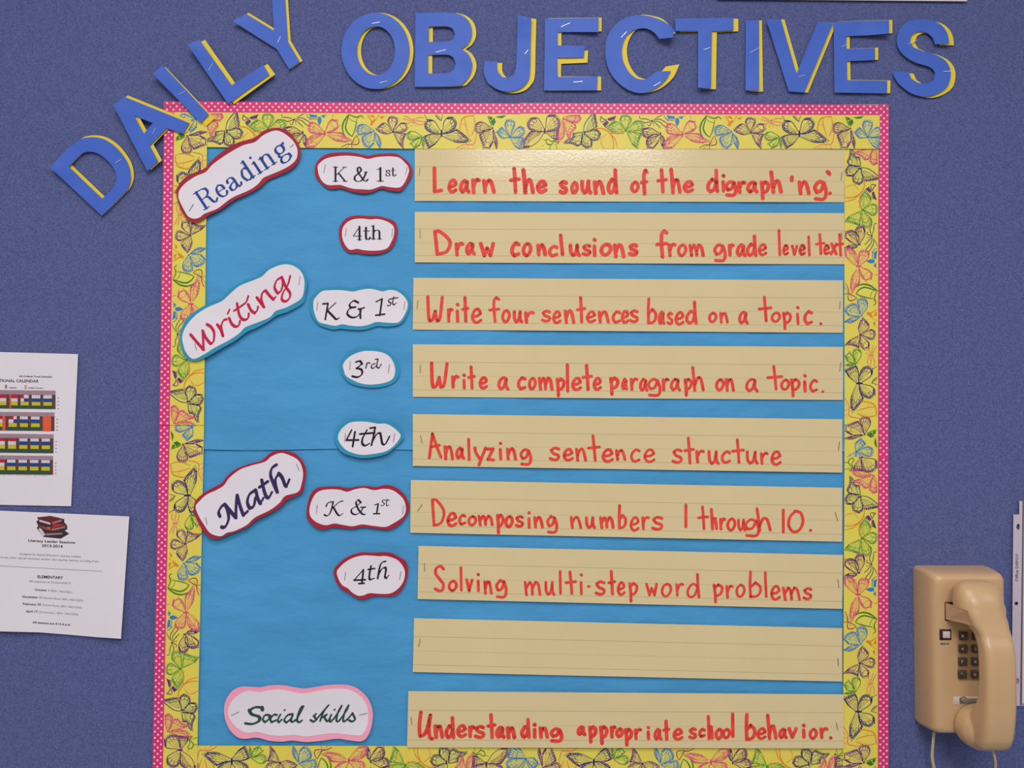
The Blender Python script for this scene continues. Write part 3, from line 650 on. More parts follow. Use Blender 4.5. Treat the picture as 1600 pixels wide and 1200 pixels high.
card('tilted white card with a red border and the word Reading in blue', C1,
     '40 850 45 790 100 700 200 620 370 550 450 460 580 350 750 250 950 190 1060 110 1170 75 1280 80 1370 130 1440 210 1490 300 1490 420 1440 510 1350 580 1220 640 1110 690 1020 770 880 850 720 920 560 1030 420 1100 320 1165 250 1182 180 1160 130 1090 80 1000',
     '65 870 80 800 150 720 270 640 385 590 470 500 640 380 820 280 960 240 1060 160 1180 108 1260 115 1350 170 1420 240 1460 330 1450 430 1390 500 1290 560 1150 620 1060 660 1000 730 900 800 720 880 640 930 520 1020 370 1080 320 1120 250 1138 180 1110 130 1030 80 930',
     M_RED, M_NAVYT, T, ['190 1050 240 965', '1370 305 1420 262'], 0.0072, seed=1)
C2 = (480, 235, 7.272)
def ser2(items): 
    q = []
    for ch, x0, y0, x1, y1 in items: q += serif(ch, C2[0]+x0/C2[2], C2[1]+y0/C2[2], C2[0]+x1/C2[2], C2[1]+y1/C2[2])
    return q
card('red bordered card K and 1st in roman type, beside the Reading card', C2,
     '85 230 100 150 170 70 280 28 480 22 620 45 690 60 780 42 900 35 1010 38 1100 90 1170 160 1195 240 1180 310 1140 370 1090 440 1050 465 950 460 870 440 820 440 740 475 640 490 520 472 420 440 370 430 300 440 230 430 170 385 100 310',
     '122 230 125 165 200 100 300 72 450 60 600 75 690 97 800 75 950 68 1050 85 1110 140 1145 180 1158 230 1140 290 1110 360 1070 410 1020 425 920 415 850 403 800 420 720 445 640 443 520 435 430 410 370 392 250 395 190 370 145 310',
     M_RED, M_BLACK, ser2([('K', 288, 190, 458, 350), ('&', 530, 186, 692, 352), ('1', 783, 197, 872, 348), ('s', 892, 223, 944, 291), ('t', 948, 200, 1010, 291)]), ['205 160 188 255', '1138 185 1115 275'], seed=2)
card('small red bordered card 4th in roman type, second under reading', C2,
     '360 950 370 870 410 800 480 755 580 738 700 745 800 745 900 770 990 805 1025 880 1020 980 990 1060 950 1120 880 1160 780 1182 660 1180 560 1165 480 1165 420 1120 380 1050',
     '395 950 405 880 450 820 520 785 620 775 715 785 800 780 900 805 970 850 990 900 980 980 950 1050 910 1110 830 1135 720 1140 620 1130 570 1118 490 1130 450 1100 410 1030',
     M_RED, M_BLACK, ser2([('4', 518, 865, 622, 1016), ('t', 630, 878, 720, 1012), ('h', 722, 855, 850, 1006)]), ['443 885 432 980', '972 885 960 980'], seed=3)
C3 = (275, 405, 7.5)
card('tilted white card with a teal border and the word Writing in crimson script', C3,
     '45 920 60 820 120 700 210 620 340 540 480 480 560 440 650 340 800 250 950 200 1040 120 1160 50 1290 28 1390 50 1470 110 1520 190 1540 290 1520 400 1500 500 1420 560 1300 620 1180 660 1080 730 950 800 820 860 700 950 560 1030 420 1110 330 1160 240 1190 150 1180 90 1110 60 1020',
     '72 930 90 840 150 740 250 640 380 560 500 510 560 475 650 390 750 310 900 250 1010 200 1090 125 1200 75 1300 60 1390 85 1460 140 1495 210 1505 300 1480 440 1400 510 1280 570 1165 610 1100 680 960 740 810 800 740 870 620 950 450 1040 340 1110 230 1165 170 1155 110 1080 85 1000',
     M_TEAL, M_CRIM, pen(C3, ['172 885 230 955 322 1060', '322 1060 318 940 312 838', '312 838 352 925 405 990 440 960 446 860 410 795 365 765', '485 768 520 820 550 900', '550 895 530 790 555 720 590 705',
       '622 690 655 760 700 790 738 770 750 722', '604 642 628 588', '715 518 738 640 768 695 810 710 845 685 853 635', '680 605 740 565 815 510 835 470 848 430', '845 530 880 600 920 630 950 600 962 555',
       '948 450 985 500 1030 560', '1026 555 1000 470 1012 395 1050 368 1090 420 1140 472 1168 440', '1240 210 1180 250 1155 330 1190 400 1232 365 1252 280 1240 210', '1240 210 1285 320 1336 400 1325 462 1280 494 1240 468 1255 390 1310 300 1338 195'], 3.9, 1.7, -1.0),
     ['218 985 240 1070', '1452 200 1440 300'], 0.0072, seed=4)
C4 = (480, 440, 7.272)
card('teal bordered card K and 1st in script, beside the Writing card', C4,
     '20 270 40 190 100 110 200 70 360 62 500 75 560 65 650 45 750 55 850 75 960 65 1060 95 1140 160 1172 240 1150 340 1100 440 1040 490 920 512 800 505 720 530 620 550 480 545 380 535 300 545 200 520 120 480 60 400 30 330',
     '70 240 80 200 140 130 200 102 380 97 520 113 600 95 700 82 790 95 860 112 930 95 1010 105 1080 150 1130 210 1142 270 1120 350 1050 455 950 470 790 460 700 490 600 508 480 500 400 485 320 502 220 485 130 455 90 380 72 310',
     M_TEAL, M_BLACK, pen(C4, ['178 254 236 247 222 330 205 430', '325 240 275 285 222 332', '225 325 285 385 330 428 362 410', '578 238 530 218 484 255 492 290 550 290', '545 290 480 310 455 365 500 405 560 400 600 360 610 318', '580 312 610 308 650 296', '602 310 605 416', '782 230 850 196 838 290 824 384', '778 383 880 370'], 2.9, 1.1, -0.75)
       +pen(C4, ['965 195 930 203 925 225 950 245 940 270 912 272', '985 170 970 245 990 264 1015 240', '955 195 1030 182'], 1.8, .8, -0.75),
     ['118 230 108 330', '1110 225 1098 320'], seed=5)
card('oval teal bordered card 3rd in script, under writing', C4,
     '372 970 400 880 460 810 560 765 680 757 800 765 920 810 1010 890 1052 1000 1030 1090 980 1150 880 1190 740 1205 600 1190 480 1150 420 1090 385 1030',
     '405 955 440 890 520 830 620 795 700 787 830 800 920 840 975 910 1000 1010 970 1105 880 1150 740 1170 620 1160 520 1120 440 1070 415 1000',
     M_TEAL, M_BLACK, pen(C4, ['552 915 600 903 622 935 560 985', '560 985 615 1000 622 1050 575 1085 512 1076'], 3.0, 1.3, -0.75)
       +pen(C4, ['680 925 665 985', '668 962 690 925 712 926', '772 930 737 945 730 975 752 985 787 950', '775 884 805 880 790 965 815 982 843 935'], 1.9, .8, -0.75),
     ['490 905 483 1005', '935 940 920 1040'], seed=6)
C5 = (470, 650, 6.667)
card('teal bordered card 4th in script, over the paper seam', C5,
     '350 220 370 150 430 80 520 40 640 30 750 50 840 70 920 65 1000 110 1070 200 1050 260 980 330 900 390 780 425 640 438 520 415 430 375 370 300',
     '388 210 420 140 490 80 560 60 680 60 800 80 880 80 950 110 1010 160 1040 200 1020 250 960 320 880 370 760 395 640 405 540 385 460 345 400 270',
     M_TEAL, M_BLACK, pen(C5, ['530 145 475 250', '475 252 600 250', '565 165 552 240 540 318', '690 145 645 230 640 285 670 308 715 285', '615 188 770 175', '722 127 775 118 757 210 735 306', '745 270 790 190 828 178 838 230 850 288 882 290 925 210'], 3.2, 1.2, -0.75),
     ['465 180 457 270', '978 180 962 272'], 0.0072, seed=7)
card('red bordered card K and 1st in italic type, beside the Math card', C5,
     '60 1040 65 950 100 820 170 750 280 735 400 735 490 750 600 732 700 730 780 740 870 720 960 730 1040 780 1100 850 1132 950 1100 1040 1050 1110 960 1170 880 1185 760 1170 640 1160 540 1175 440 1170 340 1160 220 1185 140 1150 80 1090',
     '90 1000 100 920 140 830 190 785 280 765 400 768 480 790 560 765 660 750 760 773 850 760 930 765 1000 800 1070 870 1095 960 1080 1030 1040 1070 960 1120 880 1155 760 1145 640 1130 540 1148 440 1135 350 1120 260 1138 170 1110 110 1060',
     M_RED, M_BLACK, pen(C5, ['338 893 312 995 280 1038 245 1030', '264 942 283 905 336 893', '440 885 395 900 330 962', '340 952 380 1020 406 1036 438 1015', '675 948 625 952', '650 955 620 1000 570 1026 530 1008 532 968 580 940 625 900 600 875 575 900 598 968 640 1020 668 1024', '770 927 806 914 790 1018', '758 1018 822 1017'], 2.5, .8, -0.6)
       +pen(C5, ['880 875 855 875 848 892 870 912 858 933 835 930', '900 865 890 920 900 936 920 925', '885 882 925 875'], 1.3, .6, -0.6),
     ['170 925 162 1015', '1070 930 1060 1025'], seed=8)
C6 = (295, 695, 7.742)
card('tilted white card with a red border and the word Math in dark plum', C6,
     '60 770 80 680 160 600 270 530 400 460 470 370 580 290 720 235 880 190 970 110 1080 70 1250 90 1340 150 1400 240 1418 340 1400 450 1380 560 1320 610 1190 670 1120 740 1000 820 820 910 720 990 580 1050 450 1100 350 1138 250 1120 170 1040 110 930 70 840',
     '82 750 130 680 220 600 330 550 425 490 490 400 620 300 760 250 920 205 1000 140 1110 100 1200 120 1310 175 1360 250 1382 350 1365 470 1320 570 1165 620 1100 700 980 790 800 880 700 970 560 1040 460 1065 390 1105 300 1090 240 1050 180 960 120 860',
     M_RED, M_PLUM, pen(C6, ['375 865 362 810 398 745 440 722', '440 722 470 800 482 890 455 970 425 998 400 996', '435 722 500 800 568 880', '570 880 572 740 582 612', '585 610 620 740 660 852 713 802', '805 548 735 600 708 690 735 768 785 740 806 640', '808 545 835 650 865 710 905 640', '882 425 912 560 940 628 970 636 1007 570', '852 515 957 442', '1062 240 1005 285 990 370 1030 480 1070 572', '1065 560 1045 430 1090 348 1130 400 1165 490 1185 490 1217 418'], 5.0, 2.4, -1.05),
     ['200 880 222 970', '1300 225 1335 315'], 0.0072, seed=9)
C7 = (510, 850, 10.667)
card('red bordered card 4th in italic type, left of the Solving strip', C7,
     '118 480 140 400 220 310 350 215 480 165 600 138 760 145 900 138 1060 145 1200 210 1330 300 1360 450 1330 620 1270 740 1180 840 1080 870 900 870 760 880 620 925 500 900 380 825 240 740 160 620',
     '172 470 220 390 320 300 450 230 600 192 760 195 880 205 980 200 1100 230 1200 280 1290 400 1308 520 1270 650 1200 740 1120 800 1030 830 880 830 720 820 620 855 530 862 430 810 360 740 270 690 210 600',
     M_RED, M_BLACK, pen(C7, ['615 430 460 603', '460 603 650 596', '615 430 605 540 590 655', '540 660 628 655', '745 365 722 480 715 570 738 592 795 570', '695 425 805 408', '990 288 925 310 885 400 855 575', '865 520 925 415 985 392 992 440 975 545 1000 566 1042 520'], 3.1, 0.9, -0.7),
     ['318 465 302 605', '1242 455 1218 595'], seed=10)
C8 = (340, 1060, 6.154)
card('pink bordered card reading Social skills in dark green script', C8,
     '62 300 80 210 140 120 230 80 330 82 420 85 500 68 620 65 740 85 830 97 930 85 1050 65 1200 60 1310 80 1400 140 1460 220 1492 330 1480 460 1440 560 1380 605 1260 595 1150 580 1000 600 850 612 720 598 620 608 500 600 380 570 280 580 200 570 120 500 75 400',
     '100 310 130 230 200 160 290 122 400 135 500 115 600 108 740 135 820 148 950 125 1080 103 1200 103 1290 120 1380 180 1430 250 1448 340 1440 450 1400 530 1350 550 1200 535 1100 530 960 545 860 560 740 545 620 552 500 545 380 515 290 525 220 500 150 440 110 370',
     M_PINKC, M_GREENT, pen(C8, ['430 302 428 280 360 278 305 308 330 345 398 370 396 410 335 438 266 432'], 4.6, 2.2, -0.3)
       +pen(C8, ['490 352 455 355 435 395 455 420 490 395 497 360 485 350 510 362', '568 352 540 350 508 392 520 422 562 402', '605 345 578 400 590 422 618 395', '642 308 646 302', '722 342 672 355 640 402 662 424 702 390 724 345 706 405 722 418 748 398', '752 408 800 320 826 268 800 282 770 360 768 412 790 420 812 402',
        '895 402 925 416 950 395 925 362 948 340', '946 398 1030 300 1068 256 1020 320 985 410', '998 382 1050 346 1030 378 1052 412 1082 392', '1094 348 1072 402 1088 416 1112 392', '1122 304 1128 298', '1112 396 1170 310 1194 262 1160 320 1142 400 1160 412 1182 392', '1178 396 1238 310 1260 258 1226 318 1206 400 1222 412 1246 392', '1244 400 1298 334 1304 352 1322 392 1294 414 1266 404'], 3.0, 1.8, -0.9),
     ['130 357 205 322', '1360 353 1440 335'], seed=11)
# ---------------------------------------------------------------- title letters
D_ = (70, 190, 7.74); A_ = (170, 100, 6.86); L_ = (280, 0, 7.06); O_ = (520, 10, 5.0); E_ = (830, 10, 5.0); T_ = (1140, 10, 4.444)
def ell(cx, cy, rx, ry, n=28, tilt=0.0): return [(cx+rx*math.cos(2*math.pi*i/n)+tilt*ry*math.sin(2*math.pi*i/n), cy+ry*math.sin(2*math.pi*i/n)) for i in range(n)]
LET = [  # label, crop, blue polygons, yellow polygons or offset, staples, lift of the back / front sheet, bend
 ('blue paper letter D over a yellow one, first letter of DAILY', D_, ['65 555 250 355 400 235 470 200 560 188 650 195 740 225 850 300 950 415 1015 530 1040 640 1036 730 1000 820 930 900 690 1140', '290 545 360 470 440 395 500 368 560 365 640 385 730 445 810 530 855 610 866 680 850 760 800 830 740 885 695 932'],
  (34, -22), ['855 500 922 458'], .0028, .0045, ((65, 555), .006)),
 ('blue paper letter A over a yellow one, crossing the pink border corner', A_, ['50 445 165 350 868 635 797 748 622 688 440 876 530 1045 412 1147', '275 555 330 578 472 632 376 746'],
  (38, -14), ['470 745 502 688'], .0078, .0092, ((50, 445), .003)),
 ('blue paper letter I over a yellow one, between A and L in DAILY', A_, ['475 110 575 10 1072 540 985 630'], ['515 78 612 35 1132 585 1038 670'], ['745 330 818 292'], .0078, .0095, ((475, 110), .004)),
 ('blue paper letter L over a yellow one, in DAILY, touching the pink border', L_, ['90 490 225 440 580 940 930 715 995 825 540 1147'], ['150 500 285 440 616 915 975 705 1058 820 605 1148'], ['325 775 375 688'], .0078, .0092, ((90, 490), .005)),
 ('blue paper letter Y over a yellow one, end of DAILY, cut by the top edge', L_, ['590 235 735 150 1045 340 1022 -50 1165 -60 1200 460 1330 680 1215 765 1075 540'], (30, -10), ['1085 470 1120 400'], .0028, .0045, ((590, 235), .004)),
 ('blue paper letter O over a yellow one, first letter of OBJECTIVES', O_, [ell(334, 347, 266, 298), ell(338, 346, 148, 191)], (30, 1), ['308 133 368 122', '365 598 425 583'], .0025, .0045, ((334, 60), .002)),
 ('blue paper letter B over a yellow one, between O and J', O_, ['645 50 900 48 990 62 1050 100 1083 160 1085 235 1055 295 1005 332 1060 375 1090 450 1075 530 1030 590 960 622 640 628', '750 158 880 155 935 172 955 215 940 258 890 275 750 277', '745 378 890 376 940 398 960 445 945 492 895 520 745 524'], (32, 3), ['805 358 882 338'], .0025, .0045, ((800, 50), .002)),
 ('blue paper letter J over a yellow one, between B and the first E', O_, ['1445 68 1552 88 1546 320 1540 530 1512 600 1455 648 1370 666 1290 650 1212 600 1180 520 1185 430 1286 430 1288 500 1325 552 1372 560 1418 530 1433 450 1440 260'], (38, 12), ['1500 372 1525 340'], .0025, .0045, ((1500, 70), .005)),
 ('blue paper letter E over a yellow one, right after the J', E_, ['108 95 527 90 525 200 208 200 208 305 418 308 413 400 205 402 208 552 520 548 515 656 100 656'], ['135 92 550 88 550 195 236 202 236 345 445 345 440 440 234 448 232 548 546 548 546 656 128 660'], ['232 160 305 128', '330 592 402 585'], .0025, .0042, ((520, 200), .004)),
 ('blue paper letter C over a yellow one with a hooked lower end', E_, ['1118 190 1105 243 1000 254 965 208 920 180 870 170 800 188 740 240 710 330 720 430 770 520 830 565 890 572 930 545 975 508 1092 505 1050 575 960 650 850 677 740 642 640 552 590 440 582 300 620 190 700 108 800 72 900 72 1010 105 1080 148'],
  ['1128 210 1100 216 1050 180 980 150 905 160 830 178 775 240 748 330 762 440 815 530 870 563 930 566 985 540 1025 500 1050 470 1158 452 1110 555 1020 635 930 670 850 672 740 620 660 500 622 350 650 200 750 100 860 66 950 74 1040 108'], ['703 243 745 197', '958 622 1010 592'], .0028, .0045, ((1110, 240), .012)),
 ('blue paper letter T over a yellow one, right after the C', E_, ['1125 95 1580 88 1580 186 1412 194 1405 640 1303 635 1303 190 1127 192'], (38, 8), ['1348 338 1400 320'], .0028, .0048, ((1355, 640), .005)),
 ('blue paper letter I over a yellow one, between T and V', T_, ['112 98 205 95 205 585 110 582'], ['128 100 224 97 232 592 138 592'], ['140 322 205 288'], .0025, .0042, ((205, 590), .003)),
 ('blue paper letter V over a yellow one, between I and the second E', T_, ['255 92 357 90 465 468 612 108 720 115 520 598 410 590'], (24, 1), ['475 490 522 476'], .0025, .0045, ((255, 92), .004)),
 ('blue paper letter E over a yellow one, between V and the final S', T_, ['722 108 915 100 1108 96 1108 188 960 200 812 206 812 295 1010 288 1010 372 815 380 818 512 1095 516 1093 604 728 598'], (22, -2), ['780 278 812 266'], .0025, .0045, ((1108, 190), .007)),
 ('blue paper letter S over a yellow one, last letter of OBJECTIVES', T_, ['1525 260 1425 262 1410 218 1370 182 1312 176 1268 198 1252 240 1275 282 1330 305 1430 335 1500 378 1533 440 1530 515 1500 570 1430 612 1350 626 1260 602 1180 542 1140 482 1135 448 1245 458 1262 500 1310 530 1370 535 1415 510 1427 460 1390 422 1280 385 1205 335 1165 270 1165 200 1195 140 1250 102 1330 90 1420 102 1482 140 1515 195'], (33, 9), ['1240 262 1305 232', '1485 452 1540 448'], .0025, .0045, ((1525, 262), .004)),
]
for i, (label, cr, blue, yel, sts, d1, d2, (bp, ba)) in enumerate(LET):
    th_l = 0.3 if 'letter Y' in label else 0.62
    bl = [smooth(cp_(cr, pp(b) if isinstance(b, str) else b), 2.5, True, th_l) for b in blue]
    if isinstance(yel, tuple): ye = [[(x+yel[0]/cr[2], y+yel[1]/cr[2]) for x, y in p] for p in bl]
    else: ye = [smooth(cp_(cr, pp(b)), 2.5, True, 0.62) for b in yel]
    bx, by = cp_(cr, [bp])[0]
    def dy(x, y, d1=d1, i=i): return d1+0.0004*noise.noise(Vector((x*.03, y*.03, i)))
    def db(x, y, d2=d2, i=i, bx=bx, by=by, ba=ba):
        r = math.hypot(x-bx, y-by)
        return d2+ba*max(0, 1-r/48.0)**1.6+0.0007*(noise.noise(Vector((x*.04, y*.04, i+20)))+.4)
    o = sheet('title_letter', bl, db, 0.0003, M_LBLUE, grid=6)
    tag(o, label, 'letter', 'title letters of DAILY OBJECTIVES')
    sheet('yellow_letter', ye, dy, 0.0003, M_LYEL, o, grid=8)
    for s in sts:
        a = cp_(cr, pp(s)); staple(a[0], a[1], db, o, M_STAPLEB, w=0.6)
# ---------------------------------------------------------------- the two papers on the left
def flat(name, layers, d, parent, eps=0.0002): return prints(name, [(m, [p for p in ps]) for m, ps in layers], d, parent, eps)
M_TBROWN = mat('brown_print', rgb(98, 70, 70), 0.6, 0.2); M_THEAD = mat('mauve_print', rgb(178, 150, 160), 0.6, 0.2, col2=rgb(150, 122, 134), vscale=900)
M_TRED = mat('red_print', rgb(190, 40, 60), 0.6, 0.2); M_TORG = mat('orange_print', rgb(236, 96, 66), 0.6, 0.2)
M_TBLUE = mat('blue_print', rgb(40, 72, 140), 0.6, 0.2); M_TYEL = mat('yellow_print', rgb(214, 200, 50), 0.6, 0.2)
M_TGRN = mat('green_print', rgb(60, 84, 60), 0.6, 0.2); M_TWHT = mat('white_print', rgb(235, 222, 232), 0.6, 0.2)
def curl(x, y): return 0.0022+0.0016*max(0, (x-60)/60.0)**2*0.5+0.0008*noise.noise(Vector((x*.02, y*.015, 5)))
q = [(-188, 545), (122, 553.3), (111, 791), (-192, 785)]
cal = sheet('calendar_page', [q], curl, 0.0002, M_WHITE, grid=12)
tag(cal, 'white landscape page with coloured calendar tables, upper of the two papers at left', 'paper', 'papers pinned at the left')
k1 = (0, 545, 8.89); k2 = (0, 670, 9.23)
def R(k, x0, y0, x1, y1, sl=0.012):      # a rectangle printed on the page, following the page's slight slope
    (a, b), (c, e) = cp_(k, [(x0, y0), (x1, y1)]); return [(a, b+sl*a), (c, b+sl*c), (c, e+sl*c), (a, e+sl*a)]
def table(k, right, top, rows, bot, weeks, red, orange, s):
    h, r1, r2, r3, r4 = rows; L0 = -165*k[2]
    def RS(a, y0, b, y1):
        n = max(1, int((b-a)/60)); return [R(k, a+(b-a)*i/n, y0, a+(b-a)*(i+1)/n, y1) for i in range(n)]
    bro = RS(L0, r1, right, bot); head = RS(L0, top, right, r1)
    g = RS(L0, r4, right-45, bot)
    # the weeks left of the frame go on with the same rhythm
    w = list(weeks); stepw = 160
    a = w[0][0] if w[0][0] > 0 else w[0][1]-118
    while a > L0+stepw: a -= stepw; w.insert(0, (a, a+118)); 
    if weeks[0][0] <= 0: w = [(x0, x1) for x0, x1 in w if not (x0 == weeks[0][0] and x1 == weeks[0][1])]+[(weeks[0][1]-118, weeks[0][1])]
    red_, wh, bl, ye = [], [], [], []
    for x0, x1 in w:
        n = 5
        for i in range(n):
            c0 = x0+(x1-x0)*i/n; c1 = x0+(x1-x0)*(i+.86)/n
            (red_ if c1 <= red+6 else wh).append(R(k, c0, r1+4, c1+(3 if c1 <= red+6 else 0), r2-2))
            (wh if c1 <= red+6 else bl).append(R(k, c0, r2, c1+(0 if c1 <= red+6 else 3), r3-2))
            ye.append(R(k, c0, r3, c1+1, r4-3))
    og = [R(k, x0, r1, x1, bot) for x0, x1 in orange]
    o = flat('calendar_table', [(M_TBROWN, bro), (M_THEAD, head), (M_TGRN, g), (M_TRED, red_), (M_TWHT, wh), (M_TBLUE, bl), (M_TYEL, ye), (M_TORG, og)], curl, cal, 0.00012)
    dots = [R(k, right+28, s+i*49, right+44, s+12+i*49, .0) for i in range(4)]
    flat('track_numbers', [(M_GREY, dots)], curl, cal, 0.0003)
table(k1, 772, 572, (0, 632, 685, 733, 785), 830, [(-30, 88), (155, 245), (288, 400), (442, 562), (603, 722)], 335, [(133, 155)], 678)
table(k1, 757, 875, (0, 930, 978, 1030, 1085), 1135, [(-83, 35), (120, 235), (278, 388), (432, 552)], 188, [(35, 75), (595, 712)], 975)
table(k2, 772, 70, (0, 130, 178, 232, 288), 345, [(-46, 72), (118, 232), (280, 397), (440, 560), (603, 722)], 235, [], 178)
table(k2, 765, 382, (0, 440, 488, 540, 598), 655, [(-53, 65), (105, 225), (268, 390), (433, 555), (597, 720)], 66, [], 490)
def ln(k, s, x0, y0, x1, y1, h, par, d, m=None, bold=False, name='printed_line'):
    a, b = cp_(k, [(x0, y0), (x1, y1)]); typeset(name, s, a, b, h/k[2], m or M_BLACK, d, par, bold)
ln(k1, '45/15 Multi-Track Schedule', 265, 392, 722, 399, 22, cal, curl, bold=True)
ln(k1, 'TIONAL CALENDAR', -12, 460, 537, 468, 40, cal, curl, mat('plum_black_print', rgb(72, 50, 72), .6, .2), bold=True)
ln(k1, 'WEEKEND', 120, 549, 230, 551, 16, cal, curl, M_BLACK, True); ln(k1, 'STUDENT HOLIDAY', 392, 551, 602, 555, 16, cal, curl, M_BLACK, True)
flat('legend_swatches', [(M_TBROWN, [R(k1, 70, 500, 96, 548)]), (M_TORG, [R(k1, 342, 503, 367, 553)]), (M_TWHT, [R(k1, 78, 512, 88, 520), R(k1, 78, 530, 88, 538), R(k1, 350, 515, 360, 525), R(k1, 350, 533, 360, 543)])], curl, cal)
ln(k2, 'Track calendar. Calendar subject to change without notice. Weather days as shown', -560, 652, 682, 682, 12, cal, curl, M_GREY)
def curl2(x, y):
    v = (y-800)/190.0
    return 0.0030+0.0045*max(0, v)**2*(0.55+0.45*math.sin(x*0.035+1.0))+0.0012*max(0, (x-120)/80.0)**2
q = [(-46, 796), (60, 800.5), (202, 807)]+[(201, 820), (189, 998)]+[(150, 995.5), (105, 991.5), (60, 988), (0, 986.6), (-50, 985)]
fl = sheet('session_notice', [q], curl2, 0.0002, M_WHITE, grid=9)
tag(fl, 'white notice with a picture of stacked books, lower of the two papers at left', 'paper', 'papers pinned at the left')
n1 = (0, 795, 7.62); n2 = (0, 890, 7.62)
ln(n1, 'Literacy Leader Sessions', 335, 390, 893, 416, 30, fl, curl2, bold=True)
ln(n1, '2013-2014', 497, 453, 745, 464, 34, fl, curl2, bold=True)
ln(n1, 'Designed for Special Education Literacy Leaders', 237, 547, 962, 582, 25, fl, curl2, M_GREY)
ln(n1, 'and any other special education teacher who teaches literacy, including PreK,', -14, 586, 1180, 638, 24, fl, curl2, M_GREY)
(a, b) = cp_(n1, [(-150, 672), (1218, 745)])
flat('rule', [(M_GREY, ribbon([(a[0]+(b[0]-a[0])*t/9, a[1]+(b[1]-a[1])*t/9) for t in range(10)], .55))], curl2, fl)
ln(n2, 'ELEMENTARY', 447, 100, 752, 113, 34, fl, curl2, bold=True)
ln(n2, 'All sessions at Crossroads II', 345, 149, 838, 173, 27, fl, curl2, M_GREY)
for s, x0, y0, x1, y1, t, u0, v0, u1, v1 in (('October 1', 413, 250, 582, 260, '(SRN: 146213201)', 600, 261, 862, 282), ('December 11', 265, 333, 500, 345, '(Durant Road, SRN: 146213202)', 518, 345, 988, 380),
        ('February 25', 272, 420, 488, 428, '(Durant Road, SRN: 146213203)', 505, 429, 970, 465), ('April 17', 307, 506, 447, 513, '(Crossroads I, SRN: 146213204)', 462, 514, 930, 545)):
    ln(n2, s, x0, y0, x1, y1, 26, fl, curl2, bold=True); ln(n2, t, u0, v0, u1, v1, 24, fl, curl2, M_GREY)
ln(n2, 'All sessions are 4:15-6 p.m.', 387, 638, 843, 668, 25, fl, curl2, bold=True)
def pg(s): return cp_(n1, pp(s))
MR = mat('maroon_print', rgb(112, 44, 54), .6, .2); MD = mat('charcoal_print', rgb(62, 52, 58), .6, .2); MS = mat('rust_print', rgb(176, 70, 62), .6, .2)
MP = mat('page_print', rgb(222, 205, 208), .6, .2); MO = mat('scarlet_print', rgb(200, 44, 60), .6, .2); MT = mat('fawn_print', rgb(168, 128, 122), .6, .2); MG = mat('gold_print', rgb(214, 130, 66), .6, .2)
flat('book_stack_picture', [(MD, [pg('437 102 600 84 765 122 765 160 800 200 800 245 770 258 824 297 722 356 520 335 436 228 455 205 432 150 460 128')]),
     (MR, [pg('442 105 600 88 700 105 604 152 470 122'), pg('700 106 756 128 752 158 600 196 604 155'), pg('440 150 470 128 600 185 600 198 560 192')]), (MP, [pg('472 130 600 166 600 188 466 150')]), (MT, [pg('620 160 730 128 735 148 625 182')]),
     (MS, [pg('455 190 600 236 605 262 540 246 470 205'), pg('610 236 792 198 780 212 612 258'), pg('700 180 780 188 640 222 610 215')]), (MT, [pg('615 240 770 214 775 226 620 262')]), (MG, [pg('560 215 600 222 600 240 565 232')]),
     (MO, [pg('640 168 684 164 650 212 664 240 618 240 638 205')]), (MP, [pg('468 222 500 246 542 312 512 326 460 246')]), (MT, [pg('545 292 744 286 742 306 548 318')])], curl2, fl, 0.0002)
# ---------------------------------------------------------------- white sheet whose lower edge just enters at the top
tag(sheet('white_board_sheet', [[(1118, -260), (1508, -262), (1511, 2.0), (1120, -1.4)]], lambda x, y: 0.004, 0.0006, mat('white_sheet', rgb(225, 214, 212), 0.6, .3), grid=40),
    'white sheet above the letters T to S, only its lower edge showing', 'paper')
# ---------------------------------------------------------------- sheet protector at the right edge
M_PLAST = mat('clear_plastic', rgb(245, 245, 250), 0.12, 0.5)
_b = M_PLAST.node_tree.nodes['Principled BSDF']; _b.inputs['Alpha'].default_value = 0.22
M_STRIPW = mat('milky_plastic_strip', rgb(206, 192, 206), 0.35, 0.5)
dsl = lambda x, y: 0.0032
sl = bpy.data.objects.new('sheet_protector', None); S.collection.objects.link(sl); sl.location = P(1595, 1103, 0.003)
tag(sl, 'clear sheet protector with a milky punched edge, right of the telephone', 'sheet protector')
hol = lambda x, y, rx, ry: [(x+rx*math.cos(i*math.pi/6), y+ry*math.sin(i*math.pi/6)) for i in range(12)]
sheet('binding_strip', [[(1592.8, 783), (1597.6, 783), (1597, 842), (1593.6, 1103), (1588.5, 1103), (1581.5, 1000), (1582.5, 900), (1583.5, 804), (1592.6, 804)], hol(1591, 823.2, 2.9, 4.6), hol(1588, 943, 2.9, 3.0), hol(1590, 1064, 2.7, 4.4)], lambda x, y: 0.0042, 0.0004, M_STRIPW, sl, grid=8)
sheet('clear_sleeve', [[(1593, 783), (1830, 783), (1824, 1103), (1588.5, 1103)]], dsl, 0.0003, M_PLAST, sl, grid=40)
sheet('inserted_page', [[(1598.5, 786), (1824, 786), (1819, 1099), (1594.8, 1099)]], lambda x, y: 0.0024, 0.0002, M_WHITE, sl, grid=40)
sheet('wall_gap_strip', [[(1597.4, 783), (1600.2, 783), (1596.8, 1101), (1593.8, 1101)]], lambda x, y: 0.0038, 0.0002, mat('wall_gap_brown', rgb(112, 88, 96), .4, .4), sl, grid=40)  # added dark strip, stands for the wall showing through beside the page
typeset('printed_edge_text', 'Office DEPOT', (1590.6, 908.5), (1591.4, 865), 4.3, M_GREY, lambda x, y: 0.0042, sl, True, 0.0003)
